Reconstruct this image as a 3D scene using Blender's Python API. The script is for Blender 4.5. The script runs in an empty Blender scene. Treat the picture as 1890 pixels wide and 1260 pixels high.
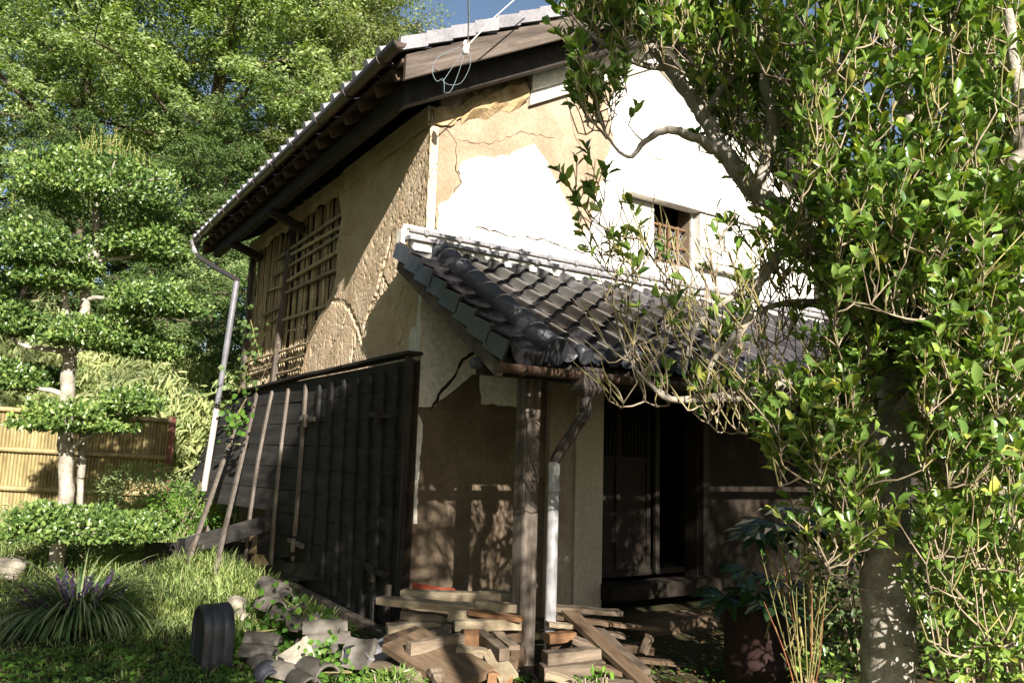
import bpy, bmesh, math, random
import numpy as np
from mathutils import Vector, Matrix

# world axes follow the storehouse: x along the gable wall, y back along the side wall, z up; origin at its near corner
SC = bpy.context.scene
COL = SC.collection
rnd = random.Random(7)
NR = np.random.default_rng(11)

# ------------------------------------------------------------------ camera
CAM_R = Vector((0.8350877, -0.5492449, 0.0309602))
CAM_D = Vector((0.1041645, 0.1026119, -0.9892525))
CAM_F = Vector((0.5401651, 0.8293376, 0.1429017))
CAM_P = Vector((-3.3061385, -6.6505688, 1.6))
FPX = 1450.0
cd = bpy.data.cameras.new("camera")
cam = bpy.data.objects.new("camera", cd)
COL.objects.link(cam)
mw = Matrix((CAM_R, -CAM_D, -CAM_F)).transposed().to_4x4()
mw.translation = CAM_P
cam.matrix_world = mw
cd.sensor_width = 36.0
cd.lens = 36.0 * FPX / 1890.0
cd.clip_start = 0.05
cd.clip_end = 500.0
SC.camera = cam

# ------------------------------------------------------------------ light
SUN_DIR = Vector((0.22, 1.0, -0.495)).normalized()
SUN_STRENGTH, SKY_STRENGTH, EXPOSURE = 5.0, 0.06, 1.33
W = bpy.data.worlds.new("World")
SC.world = W
W.use_nodes = True
nt = W.node_tree
bg = nt.nodes["Background"]
sky = nt.nodes.new("ShaderNodeTexSky")
sky.sky_type = 'NISHITA'
sky.sun_disc = False
sky.sun_elevation = math.asin(-SUN_DIR.z)
sky.sun_rotation = math.atan2(-SUN_DIR.x, -SUN_DIR.y)
sky.air_density = 1.0
sky.dust_density = 1.0
sky.ozone_density = 0.6
nt.links.new(sky.outputs[0], bg.inputs[0])
bg.inputs[1].default_value = SKY_STRENGTH
sl = bpy.data.lights.new("sun", 'SUN')
sl.energy = SUN_STRENGTH
sl.angle = math.radians(0.5)
sl.color = (1.0, 0.93, 0.82)
so = bpy.data.objects.new("sun", sl)
COL.objects.link(so)
so.rotation_euler = SUN_DIR.to_track_quat('-Z', 'Y').to_euler()
so.location = (-6, -30, 18)
SC.view_settings.view_transform = 'Standard'
SC.view_settings.look = 'None'
SC.view_settings.exposure = EXPOSURE
SC.view_settings.gamma = 1.0
SC.render.engine = 'CYCLES'
SC.cycles.max_bounces = 5
SC.cycles.diffuse_bounces = 1
SC.cycles.transparent_max_bounces = 4

# ------------------------------------------------------------------ helpers
def px(x, y, d):
    """world point seen at photo pixel x, y and forward distance d: where the real thing stands"""
    return CAM_P + (CAM_R * ((x - 945) / FPX) + CAM_D * ((y - 630) / FPX) + CAM_F) * d

def smooth(t):
    t = np.clip(t, 0, 1)
    return t * t * (3 - 2 * t)

def ground_z(x, y):
    x = np.asarray(x, float); y = np.asarray(y, float)
    z = 0.30 * smooth((y - 0.6) / 3.6) * smooth((-x - 0.25) / 0.9)
    z = z + 0.36 * np.clip(y - 10.5, 0, 14) * smooth((14 - x) / 8)
    z = z + 0.03 * np.sin(x * 1.7 + 0.3) * np.cos(y * 1.3) * smooth((-x - 0.3) / 1.0) - 0.02 * smooth((-y - 1) / 2)
    return z

def gz(x, y):
    return float(ground_z(x, y))

# ---- materials
def new_mat(name):
    m = bpy.data.materials.new(name)
    m.use_nodes = True
    n = m.node_tree
    return m, n, n.nodes["Principled BSDF"]

def ramp(n, fac, stops):
    r = n.nodes.new("ShaderNodeValToRGB")
    els = r.color_ramp.elements
    while len(els) < len(stops):
        els.new(0.5)
    for e, (p, c) in zip(els, stops):
        e.position = p
        e.color = (*c, 1) if len(c) == 3 else c
    if fac is not None:
        n.links.new(fac, r.inputs[0])
    return r

def noise(n, vec, scale, detail=6, rough=0.6, dist=0.0):
    t = n.nodes.new("ShaderNodeTexNoise")
    t.inputs["Scale"].default_value = scale
    t.inputs["Detail"].default_value = detail
    t.inputs["Roughness"].default_value = rough
    t.inputs["Distortion"].default_value = dist
    if vec is not None:
        n.links.new(vec, t.inputs["Vector"])
    return t

def coords(n, kind="Object", stretch=(1, 1, 1), per_object=False, rot=0.0):
    c = n.nodes.new("ShaderNodeTexCoord")
    mp = n.nodes.new("ShaderNodeMapping")
    mp.inputs["Scale"].default_value = stretch
    src = c.outputs[kind]
    if rot:
        m0 = n.nodes.new("ShaderNodeMapping"); m0.inputs["Rotation"].default_value = (0, rot, 0)
        n.links.new(src, m0.inputs["Vector"]); src = m0.outputs[0]
    n.links.new(src, mp.inputs["Vector"])
    if per_object:
        oi = n.nodes.new("ShaderNodeObjectInfo")
        mul = n.nodes.new("ShaderNodeMath"); mul.operation = 'MULTIPLY'; mul.inputs[1].default_value = 37.0
        n.links.new(oi.outputs["Random"], mul.inputs[0])
        n.links.new(mul.outputs[0], mp.inputs["Location"])
    return mp.outputs[0]

def mixc(n, a, b, fac, mode='MIX'):
    x = n.nodes.new("ShaderNodeMix"); x.data_type = 'RGBA'; x.blend_type = mode
    for s, v in ((0, fac), (6, a), (7, b)):
        if isinstance(v, (int, float)):
            x.inputs[s].default_value = v
        elif isinstance(v, tuple):
            x.inputs[s].default_value = (*v, 1)
        else:
            n.links.new(v, x.inputs[s])
    return x.outputs[2]

def bump(n, b, h, strength, dist=0.01):
    t = n.nodes.new("ShaderNodeBump")
    t.inputs["Strength"].default_value = strength
    t.inputs["Distance"].default_value = dist
    n.links.new(h, t.inputs["Height"])
    n.links.new(t.outputs[0], b.inputs["Normal"])
    return t

def surf(name, cols, scale=6, rough=0.8, bmp=0.3, bdist=0.01, stretch=(1, 1, 1), kind="Object", fine=40, per_object=False,
         island=0.0, spec=0.3, vary=0.0, metal=0.0, rot=0.0):
    """two-scale noise colour with bump; stretch lengthens it along an axis for wood"""
    m, n, b = new_mat(name)
    v = coords(n, kind, stretch, per_object, rot)
    t = noise(n, v, scale, 8, 0.65, 0.4)
    k = len(cols)
    stops = [(0.3 + 0.4 * i / max(1, k - 1), c) for i, c in enumerate(cols)]
    col = ramp(n, t.outputs[0], stops).outputs[0]
    t2 = noise(n, v, fine, 5, 0.7)
    g = ramp(n, t2.outputs[0], [(0.3, (0.72, 0.72, 0.72)), (0.7, (1.18, 1.18, 1.18))])
    col = mixc(n, col, g.outputs[0], 1.0, 'MULTIPLY')
    if vary or island:
        if island:
            g_ = n.nodes.new("ShaderNodeNewGeometry"); r_ = g_.outputs["Random Per Island"]; amt = island
        else:
            g_ = n.nodes.new("ShaderNodeObjectInfo"); r_ = g_.outputs["Random"]; amt = vary
        rr = ramp(n, r_, [(0.0, (1 - amt,) * 3), (1.0, (1 + amt,) * 3)])
        col = mixc(n, col, rr.outputs[0], 1.0, 'MULTIPLY')
    n.links.new(col, b.inputs["Base Color"])
    b.inputs["Roughness"].default_value = rough
    b.inputs["Specular IOR Level"].default_value = spec
    b.inputs["Metallic"].default_value = metal
    if bmp:
        add = n.nodes.new("ShaderNodeMath"); add.operation = 'MULTIPLY_ADD'
        n.links.new(t2.outputs[0], add.inputs[0]); add.inputs[1].default_value = 0.6
        n.links.new(t.outputs[0], add.inputs[2])
        bump(n, b, add.outputs[0], bmp, bdist)
    return m

def leafmat(name, cols, rough=0.4, trans=0.3, spec=0.4, tcol=None):
    m, n, b = new_mat(name)
    g = n.nodes.new("ShaderNodeNewGeometry")
    k = len(cols)
    col = ramp(n, g.outputs["Random Per Island"], [(i / max(1, k - 1), c) for i, c in enumerate(cols)]).outputs[0]
    v = coords(n)
    t = noise(n, v, 1.3, 3)
    gg = ramp(n, t.outputs[0], [(0.3, (0.75, 0.8, 0.8)), (0.7, (1.2, 1.15, 1.0))])
    col = mixc(n, col, gg.outputs[0], 1.0, 'MULTIPLY')
    n.links.new(col, b.inputs["Base Color"])
    b.inputs["Roughness"].default_value = rough
    b.inputs["Specular IOR Level"].default_value = spec
    tr = n.nodes.new("ShaderNodeBsdfTranslucent")
    tc = mixc(n, col, tcol or (0.9, 1.0, 0.25), 1.0, 'MULTIPLY')
    bright = mixc(n, tc, (1.7, 1.7, 1.7), 1.0, 'MULTIPLY')
    n.links.new(bright, tr.inputs["Color"])
    ms = n.nodes.new("ShaderNodeMixShader")
    ms.inputs[0].default_value = trans
    n.links.new(b.outputs[0], ms.inputs[1]); n.links.new(tr.outputs[0], ms.inputs[2])
    n.links.new(ms.outputs[0], n.nodes["Material Output"].inputs["Surface"])
    return m

# ---- mesh building
class MB:
    def __init__(s):
        s.v = []; s.f = []; s.sm = []
    def add(s, vs, fs, smooth_=False):
        o = len(s.v)
        s.v += [tuple(p) for p in vs]
        s.f += [tuple(i + o for i in f) for f in fs]
        s.sm += [smooth_] * len(fs)
    def box(s, lo, hi):
        x0, y0, z0 = lo; x1, y1, z1 = hi
        s.add([(x0, y0, z0), (x1, y0, z0), (x1, y1, z0), (x0, y1, z0), (x0, y0, z1), (x1, y0, z1), (x1, y1, z1), (x0, y1, z1)],
              [(0, 3, 2, 1), (4, 5, 6, 7), (0, 1, 5, 4), (1, 2, 6, 5), (2, 3, 7, 6), (3, 0, 4, 7)])
    def beam(s, p0, p1, w, h, up=(0, 0, 1), warp=0.0, seg=1):
        p0 = Vector(p0); p1 = Vector(p1)
        d = (p1 - p0).normalized()
        up = Vector(up)
        sd = d.cross(up)
        if sd.length < 1e-4:
            sd = d.cross(Vector((1, 0, 0)))
        sd.normalize(); u = sd.cross(d).normalized()
        c = min(w, h) * 0.07
        prof = [(-w / 2 + c, -h / 2), (w / 2 - c, -h / 2), (w / 2, -h / 2 + c), (w / 2, h / 2 - c), (w / 2 - c, h / 2), (-w / 2 + c, h / 2), (-w / 2, h / 2 - c), (-w / 2, -h / 2 + c)]
        vs = []
        for i in range(seg + 1):
            t = i / seg
            q = p0.lerp(p1, t) + sd * rnd.uniform(-warp, warp) + u * rnd.uniform(-warp, warp)
            for a, b in prof:
                vs.append(q + sd * (a + rnd.uniform(-1, 1) * warp * .5) + u * (b + rnd.uniform(-1, 1) * warp * .5))
        fs = [tuple(range(7, -1, -1)), tuple(range(seg * 8, seg * 8 + 8))]
        for i in range(seg):
            for k in range(8):
                a = i * 8 + k; b = i * 8 + (k + 1) % 8
                fs.append((a, b, b + 8, a + 8))
        s.add(vs, fs)
    def tube(s, pts, rad, n=8, cap=True, jit=0.0):
        pts = [Vector(p) for p in pts]
        if not hasattr(rad, '__len__'):
            rad = [rad] * len(pts)
        vs = []; u = None
        for i, p in enumerate(pts):
            d = (pts[min(i + 1, len(pts) - 1)] - pts[max(i - 1, 0)]).normalized()
            if u is None:
                u = d.orthogonal().normalized()
            else:
                u = (u - d * u.dot(d))
                u = u.normalized() if u.length > 1e-5 else d.orthogonal().normalized()
            w = d.cross(u)
            for k in range(n):
                a = 2 * math.pi * k / n
                r = rad[i] * (1 + (rnd.uniform(-jit, jit) if jit else 0))
                vs.append(p + (u * math.cos(a) + w * math.sin(a)) * r)
        fs = []
        for i in range(len(pts) - 1):
            for k in range(n):
                a = i * n + k; b = i * n + (k + 1) % n
                fs.append((a, b, b + n, a + n))
        s.add(vs, fs, True)
        if cap:
            o = len(s.v) - len(vs)
            s.f += [tuple(o + k for k in range(n - 1, -1, -1)), tuple(o + (len(pts) - 1) * n + k for k in range(n))]
            s.sm += [False, False]
    def prism(s, poly, fn, t0, t1):
        """poly of 2D points, fn(a, b, t) -> 3D; between depths t0 and t1"""
        k = len(poly)
        vs = [fn(a, b, t0) for a, b in poly] + [fn(a, b, t1) for a, b in poly]
        fs = [tuple(range(k)), tuple(range(2 * k - 1, k - 1, -1))]
        for i in range(k):
            j = (i + 1) % k
            fs.append((i, i + k, j + k, j))
        s.add(vs, fs)
    def grid(s, P, smooth_=True):
        r = len(P); c = len(P[0])
        s.add([p for row in P for p in row], [(i * c + j, i * c + j + 1, (i + 1) * c + j + 1, (i + 1) * c + j) for i in range(r - 1) for j in range(c - 1)], smooth_)
    def disc(s, c, nrm, r, n=14, thick=0.01):
        c = Vector(c); nrm = Vector(nrm).normalized()
        s.tube([c, c + nrm * thick], r, n)
    def build(s, name, mat, parent=None, loc=None, fix=True):
        me = bpy.data.meshes.new(name)
        if loc is not None:
            L = Vector(loc); vv = [(p[0] - L.x, p[1] - L.y, p[2] - L.z) for p in s.v]
        else:
            vv = s.v
        me.from_pydata([tuple(p) for p in vv], [], s.f)
        me.polygons.foreach_set("use_smooth", s.sm)
        if fix:
            bm = bmesh.new(); bm.from_mesh(me)
            bmesh.ops.recalc_face_normals(bm, faces=bm.faces)
            for e in bm.edges:
                lf = e.link_faces
                if len(lf) == 2 and lf[0].smooth != lf[1].smooth: e.smooth = False
            bm.to_mesh(me); bm.free()
        me.materials.append(mat)
        o = bpy.data.objects.new(name, me)
        COL.objects.link(o)
        if loc is not None:
            o.location = loc
        if parent is not None:
            attach(o, parent)
        return o

def top_of(o):
    m = Matrix.Translation(o.location)
    return m

def world_of(o):
    m = o.matrix_basis
    if o.parent is not None:
        m = world_of(o.parent) @ o.matrix_parent_inverse @ m
    return m

def attach(o, parent):
    o.parent = parent
    o.matrix_parent_inverse = world_of(parent).inverted()

def tag(o, label, cat, group=None, kind=None):
    if label: o["label"] = label
    if cat: o["category"] = cat
    if group: o["group"] = group
    if kind: o["kind"] = kind
    return o

def thing(name, label, cat, loc=(0, 0, 0), group=None):
    o = bpy.data.objects.new(name, None)
    o.empty_display_size = 0.2
    o.location = loc
    COL.objects.link(o)
    return tag(o, label, cat, group)

def ragged(poly, step=0.08, amp=0.02, keep=()):
    """break the outline of a polygon into short uneven pieces; edges whose index is in keep stay straight"""
    out = []
    k = len(poly)
    for i in range(k):
        a = Vector(poly[i]); b = Vector(poly[(i + 1) % k])
        out.append(tuple(a))
        if i in keep: continue
        L = (b - a).length
        nn = max(1, int(L / step))
        nrm = Vector((-(b - a).y, (b - a).x)).normalized()
        for j in range(1, nn):
            out.append(tuple(a.lerp(b, j / nn) + nrm * rnd.uniform(-amp, amp)))
    return out

def crack(mb, pts, fn, w=0.012, amp=0.015, t=0.003):
    """a jagged dark fissure following pts on a wall"""
    P = []
    for i in range(len(pts) - 1):
        a = Vector(pts[i]); b = Vector(pts[i + 1]); nn = max(2, int((b - a).length / 0.05))
        for j in range(nn):
            q = a.lerp(b, j / nn)
            P.append(q + Vector((rnd.uniform(-amp, amp), rnd.uniform(-amp, amp))))
    P.append(Vector(pts[-1]))
    L = []; R_ = []
    for i, q in enumerate(P):
        d = (P[min(i + 1, len(P) - 1)] - P[max(i - 1, 0)]).normalized()
        nn = Vector((-d.y, d.x)); ww = w * rnd.uniform(0.3, 1.1) * (0.3 if i in (0, len(P) - 1) else 1)
        L.append(q + nn * ww / 2); R_.append(q - nn * ww / 2)
    for i in range(len(P) - 1):
        mb.add([fn(*L[i], t), fn(*L[i + 1], t), fn(*R_[i + 1], t), fn(*R_[i], t)], [(0, 1, 2, 3)])

# ---- leaves (numpy)
LEAF = (np.array([(0, 0, 0), (0.30, 0.42, 0.10), (0.68, 0.46, 0.10), (1.0, 0, -0.08), (0.68, -0.46, 0.10), (0.30, -0.42, 0.10), (0.34, 0, 0.0), (0.70, 0, 0.0)], float),
        [(0, 6, 1), (1, 6, 7, 2), (2, 7, 3), (0, 5, 6), (6, 5, 4, 7), (7, 4, 3)])
DIAMOND = (np.array([(0, 0, 0), (0.45, 0.5, 0.06), (1.0, 0, -0.06), (0.45, -0.5, 0.06)], float), [(0, 1, 2, 3)])
LANCE = (np.array([(0, 0, 0), (0.35, 0.5, 0.02), (0.75, 0.32, -0.12), (1.0, 0, -0.3), (0.75, -0.32, -0.12), (0.35, -0.5, 0.02)], float), [(0, 1, 2, 3, 4, 5)])

def unit(a):
    return a / np.maximum(np.linalg.norm(a, axis=-1, keepdims=True), 1e-9)

def leaf_arrays(pos, axis, nrm, ln, wd, tpl):
    T, F = tpl
    a = unit(axis); s = unit(np.cross(nrm, a)); u = np.cross(a, s)
    V = pos[:, None, :] + a[:, None, :] * (T[None, :, 0, None] * ln[:, None, None]) + s[:, None, :] * (T[None, :, 1, None] * wd[:, None, None]) + u[:, None, :] * (T[None, :, 2, None] * ln[:, None, None])
    return V.reshape(-1, 3)

def leaves_obj(name, mat, pos, axis, nrm, ln, wd, tpl=LEAF, parent=None, loc=None):
    pos = np.asarray(pos, float)
    V = leaf_arrays(pos, np.asarray(axis, float), np.asarray(nrm, float), np.asarray(ln, float), np.asarray(wd, float), tpl)
    if loc is not None:
        V = V - np.array(loc)
    T, F = tpl
    N = len(pos); k = len(T)
    loops = np.concatenate([np.array(f) for f in F]); tot = np.array([len(f) for f in F])
    L = (loops[None, :] + (np.arange(N) * k)[:, None]).ravel()
    tots = np.tile(tot, N); starts = np.concatenate([[0], np.cumsum(tots)[:-1]])
    me = bpy.data.meshes.new(name)
    me.vertices.add(len(V)); me.vertices.foreach_set("co", V.ravel().astype(np.float32))
    me.loops.add(len(L)); me.loops.foreach_set("vertex_index", L.astype(np.int32))
    me.polygons.add(len(tots)); me.polygons.foreach_set("loop_start", starts.astype(np.int32))
    me.update(calc_edges=True)
    me.materials.append(mat)
    o = bpy.data.objects.new(name, me)
    COL.objects.link(o)
    if loc is not None: o.location = loc
    if parent is not None: attach(o, parent)
    return o

def rand_dirs(n, zbias=0.0):
    d = NR.normal(size=(n, 3)); d[:, 2] += zbias
    return unit(d)
# ------------------------------------------------------------------ materials
def mud_mat():
    m, n, b = new_mat("mud_wall")
    v = coords(n)
    t = noise(n, v, 2.2, 8, 0.6, 0.3)
    col = ramp(n, t.outputs[0], [(0.3, (0.54, 0.40, 0.26)), (0.55, (0.68, 0.535, 0.38)), (0.75, (0.76, 0.63, 0.475))]).outputs[0]
    vs = coords(n, stretch=(1, 1, 0.55))
    vo = n.nodes.new("ShaderNodeTexVoronoi"); vo.inputs["Scale"].default_value = 30; n.links.new(vs, vo.inputs["Vector"])
    pit = ramp(n, vo.outputs["Distance"], [(0.08, (0, 0, 0)), (0.28, (1, 1, 1))])
    t3 = noise(n, v, 4.5, 4)
    gate = ramp(n, t3.outputs[0], [(0.36, (1, 1, 1)), (0.52, (0, 0, 0))])
    pit2 = mixc(n, pit.outputs[0], (1, 1, 1), gate.outputs[0])
    t2 = noise(n, vs, 60, 6, 0.7)
    g2 = ramp(n, t2.outputs[0], [(0.3, (0.8, 0.8, 0.8)), (0.7, (1.15, 1.15, 1.15))])
    col = mixc(n, col, g2.outputs[0], 1.0, 'MULTIPLY')
    n.links.new(col, b.inputs["Base Color"])
    b.inputs["Roughness"].default_value = 0.95
    b.inputs["Specular IOR Level"].default_value = 0.1
    h = mixc(n, pit2, t2.outputs[1], 0.35)
    bump(n, b, h, 1.0, 0.03)
    return m

M_MUD = mud_mat()
M_BEIGE = surf("beige_undercoat", [(0.27, 0.19, 0.125), (0.345, 0.255, 0.18), (0.42, 0.335, 0.255)], 1.6, 0.9, 0.15, 0.006, fine=30, spec=0.1)
M_WHITE = surf("white_plaster", [(0.72, 0.66, 0.55), (0.80, 0.77, 0.70), (0.84, 0.82, 0.77)], 1.4, 0.85, 0.12, 0.004, fine=18, spec=0.15)
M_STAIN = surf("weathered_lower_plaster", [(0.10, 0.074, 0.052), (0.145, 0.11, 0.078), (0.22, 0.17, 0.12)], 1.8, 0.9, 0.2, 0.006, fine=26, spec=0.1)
M_RAFTER = surf("brown_rafter_wood", [(0.055, 0.036, 0.024), (0.09, 0.06, 0.04), (0.14, 0.096, 0.066)], 3, 0.75, 0.4, 0.006, stretch=(1, 4, 4), fine=30)
M_CREAM = surf("cream_door_plaster", [(0.46, 0.38, 0.29), (0.58, 0.50, 0.40), (0.66, 0.59, 0.49)], 2.0, 0.9, 0.15, 0.005, stretch=(1, 1, .5), spec=0.1)
M_SHADED = surf("shade_darkened_plaster", [(0.017, 0.014, 0.011), (0.030, 0.024, 0.019), (0.055, 0.043, 0.032)], 1.8, 0.9, 0.2, 0.006, fine=26, spec=0.1)  # darker copy of the lower wall plaster, porch shade put into its colour
M_JAMB = surf("ochre_jamb_plaster", [(0.26, 0.195, 0.135), (0.38, 0.30, 0.22), (0.48, 0.41, 0.33)], 2.0, 0.9, 0.15, 0.005, stretch=(1, 1, .5), spec=0.1)
M_CRACK = surf("crack_shadow", [(0.03, 0.022, 0.015), (0.05, 0.035, 0.02)], 8, 1.0, 0.0, spec=0.0)
M_CORE = surf("broken_mud_core", [(0.30, 0.20, 0.10), (0.48, 0.35, 0.19), (0.60, 0.46, 0.28)], 5, 0.95, 1.0, 0.04, fine=22, spec=0.05)
M_BLACK = surf("black_charred_board", [(0.014, 0.013, 0.0125), (0.027, 0.025, 0.024), (0.050, 0.046, 0.043)], 3, 0.75, 0.5, 0.006, stretch=(1, 0.25, 2.5), fine=40, spec=0.25, vary=0.3, per_object=True)
M_BATTEN = surf("grey_batten_wood", [(0.085, 0.07, 0.058), (0.15, 0.125, 0.105), (0.21, 0.18, 0.155)], 3, 0.8, 0.5, 0.005, stretch=(5, 5, 0.6), fine=40, vary=0.2, per_object=True)
M_DARKWOOD = surf("dark_roof_timber", [(0.016, 0.013, 0.011), (0.030, 0.024, 0.020), (0.052, 0.041, 0.034)], 3, 0.75, 0.4, 0.006, stretch=(3, 3, 3), fine=30)
def long_wood(name, cols, axis, rough=0.75, **k):
    st = [6, 6, 6]; st[axis] = 0.5
    return surf(name, cols, 3, rough, 0.5, 0.006, stretch=tuple(st), fine=30, **k)
M_FASCIA = long_wood("weathered_bargeboard", [(0.045, 0.034, 0.028), (0.10, 0.078, 0.064), (0.19, 0.155, 0.13)], 0, rot=0.51)
M_POST = long_wood("weathered_post", [(0.05, 0.04, 0.032), (0.11, 0.09, 0.075), (0.20, 0.165, 0.135)], 2)
M_DARKPOST = long_wood("dark_brown_post", [(0.018, 0.014, 0.011), (0.034, 0.027, 0.022), (0.06, 0.05, 0.04)], 2)
M_RED_BOARD = long_wood("brown_inner_board", [(0.10, 0.052, 0.026), (0.16, 0.088, 0.046), (0.21, 0.12, 0.065)], 2)
M_BAMBOO = surf("old_bamboo", [(0.26, 0.19, 0.11), (0.44, 0.35, 0.22), (0.58, 0.49, 0.34)], 5, 0.55, 0.15, 0.003, fine=30, vary=0.35, per_object=True, spec=0.3)
M_TILE = surf("dark_roof_tile", [(0.032, 0.031, 0.036), (0.052, 0.050, 0.056), (0.080, 0.075, 0.080)], 2.2, 0.26, 0.12, 0.004, fine=30, island=0.25, spec=0.45)
M_TILE_PALE = surf("silver_grey_tile", [(0.17, 0.165, 0.18), (0.24, 0.23, 0.25), (0.32, 0.31, 0.32)], 2.2, 0.42, 0.1, 0.004, fine=30, island=0.12, spec=0.45)  # pale base puts sun sheen on the dark tile into the verge colour
M_TILE_OLD = surf("loose_grey_tile", [(0.06, 0.053, 0.046), (0.11, 0.098, 0.085), (0.19, 0.17, 0.145)], 4, 0.6, 0.2, 0.004, fine=40, vary=0.25, per_object=True, spec=0.3)
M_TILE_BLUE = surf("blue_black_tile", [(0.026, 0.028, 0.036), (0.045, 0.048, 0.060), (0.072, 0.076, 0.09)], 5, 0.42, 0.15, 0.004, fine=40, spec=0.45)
M_GUTTER = surf("brown_gutter", [(0.050, 0.030, 0.022), (0.085, 0.052, 0.038), (0.12, 0.08, 0.06)], 2.5, 0.38, 0.05, 0.002, stretch=(1, .4, 1), spec=0.5)
M_RUSTGUT = surf("rust_streaked_gutter", [(0.035, 0.024, 0.02), (0.075, 0.045, 0.032), (0.15, 0.10, 0.075)], 5, 0.5, 0.1, 0.003, stretch=(3, .5, .5), spec=0.4)
M_PIPE = surf("grey_drain_pipe", [(0.22, 0.22, 0.235), (0.32, 0.32, 0.34), (0.44, 0.43, 0.43)], 4, 0.45, 0.05, 0.002, stretch=(1, 1, .4), spec=0.4)
M_PIPE_MID = surf("shaded_grey_pipe", [(0.10, 0.10, 0.115), (0.15, 0.15, 0.17), (0.2, 0.2, 0.22)], 4, 0.45, 0.05, 0.002, spec=0.4)
M_PIPE_DARK = surf("dark_drain_pipe", [(0.04, 0.032, 0.030), (0.07, 0.055, 0.05)], 4, 0.4, 0.05, 0.002, spec=0.5)
M_PIPE_PALE = surf("bleached_drain_pipe", [(0.40, 0.36, 0.33), (0.55, 0.50, 0.47)], 4, 0.5, 0.05, 0.002, spec=0.3)
M_FENCE = surf("yellow_bamboo_fence", [(0.20, 0.155, 0.07), (0.30, 0.24, 0.11), (0.40, 0.335, 0.175)], 4, 0.5, 0.1, 0.003, stretch=(1, 1, .3), fine=20, island=0.18, spec=0.3)
M_REDPOST = surf("red_brown_post", [(0.17, 0.07, 0.05), (0.24, 0.11, 0.075)], 4, 0.7, 0.1)
M_TIMBER = surf("grey_brown_lumber", [(0.09, 0.066, 0.046), (0.16, 0.122, 0.088), (0.26, 0.205, 0.15)], 3, 0.8, 0.4, 0.004, stretch=(0.5, 5, 5), fine=30, vary=0.25, per_object=True)
M_TIMBER_PALE = surf("pale_lumber", [(0.20, 0.155, 0.10), (0.30, 0.24, 0.16), (0.38, 0.32, 0.225)], 3, 0.8, 0.5, 0.005, stretch=(0.5, 5, 5), fine=30, vary=0.15, per_object=True)
M_TIMBER_DARK = surf("dark_lumber", [(0.07, 0.045, 0.026), (0.12, 0.08, 0.05), (0.19, 0.135, 0.09)], 3, 0.8, 0.4, 0.004, stretch=(0.5, 5, 5), fine=30, vary=0.2, per_object=True)
M_ORANGE = surf("orange_brown_wood", [(0.17, 0.085, 0.04), (0.27, 0.145, 0.07)], 4, 0.75, 0.3, 0.004, stretch=(0.5, 5, 5))
M_REDPAINT = surf("red_painted_board", [(0.30, 0.06, 0.03), (0.38, 0.09, 0.05)], 4, 0.6, 0.15, 0.003, stretch=(0.5, 5, 5))
M_STONE = surf("pale_stone", [(0.24, 0.21, 0.17), (0.36, 0.32, 0.26), (0.46, 0.42, 0.35)], 5, 0.9, 0.5, 0.02)
M_RUST = surf("rusty_iron", [(0.018, 0.009, 0.008), (0.032, 0.014, 0.011)], 5, 0.75, 0.2)
M_WIRE = surf("pale_cable", [(0.45, 0.44, 0.42), (0.6, 0.58, 0.55)], 10, 0.5, 0)
M_WIRE_BLUE = surf("bluish_cable", [(0.12, 0.17, 0.20), (0.22, 0.28, 0.31)], 10, 0.5, 0)
M_PORC = surf("white_porcelain", [(0.75, 0.74, 0.70), (0.82, 0.81, 0.78)], 10, 0.25, 0, spec=0.5)
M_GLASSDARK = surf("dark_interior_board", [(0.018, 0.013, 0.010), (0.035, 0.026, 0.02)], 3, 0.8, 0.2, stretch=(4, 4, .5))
M_BARK = surf("grey_mottled_bark", [(0.22, 0.19, 0.155), (0.42, 0.38, 0.32), (0.60, 0.56, 0.50)], 7, 0.9, 0.9, 0.02, fine=45, spec=0.1)
M_BARK_DARK = surf("dark_bark", [(0.05, 0.04, 0.03), (0.10, 0.08, 0.06), (0.18, 0.15, 0.11)], 5, 0.9, 0.8, 0.03, stretch=(1, 1, .4), spec=0.1)
M_TWIG = surf("pale_twig", [(0.22, 0.17, 0.11), (0.35, 0.285, 0.205), (0.46, 0.39, 0.29)], 9, 0.8, 0.3, 0.003, spec=0.15)
M_SHOOT = surf("yellow_green_shoot", [(0.19, 0.18, 0.055), (0.28, 0.25, 0.095), (0.33, 0.28, 0.145)], 9, 0.7, 0.2, 0.003, island=0.25)
M_REDSHOOT = surf("red_stem", [(0.28, 0.09, 0.05), (0.36, 0.16, 0.08)], 9, 0.7, 0.1)

L_MOCHI = leafmat("glossy_evergreen_leaf", [(0.09, 0.17, 0.04), (0.13, 0.23, 0.055), (0.20, 0.32, 0.075), (0.15, 0.26, 0.06), (0.30, 0.41, 0.10), (0.06, 0.13, 0.035), (0.24, 0.36, 0.085), (0.11, 0.21, 0.05), (0.46, 0.46, 0.10)], 0.26, 0.2, 0.6)
L_TOPI = leafmat("clipped_evergreen_leaf", [(0.04, 0.085, 0.024), (0.075, 0.14, 0.038), (0.125, 0.205, 0.055), (0.18, 0.27, 0.075), (0.24, 0.32, 0.10)], 0.30, 0.22, 0.5)
L_NEW = leafmat("fresh_yellow_green_leaf", [(0.13, 0.22, 0.05), (0.19, 0.29, 0.07), (0.26, 0.34, 0.11)], 0.4, 0.4, 0.4)
L_MAPLE = leafmat("mid_green_leaf", [(0.13, 0.19, 0.075), (0.20, 0.275, 0.11), (0.275, 0.355, 0.155), (0.36, 0.43, 0.22)], 0.5, 0.35, 0.3)
L_OLIVE = leafmat("olive_green_leaf", [(0.14, 0.185, 0.09), (0.20, 0.245, 0.125), (0.26, 0.30, 0.16), (0.31, 0.32, 0.19)], 0.5, 0.35, 0.3)
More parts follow.
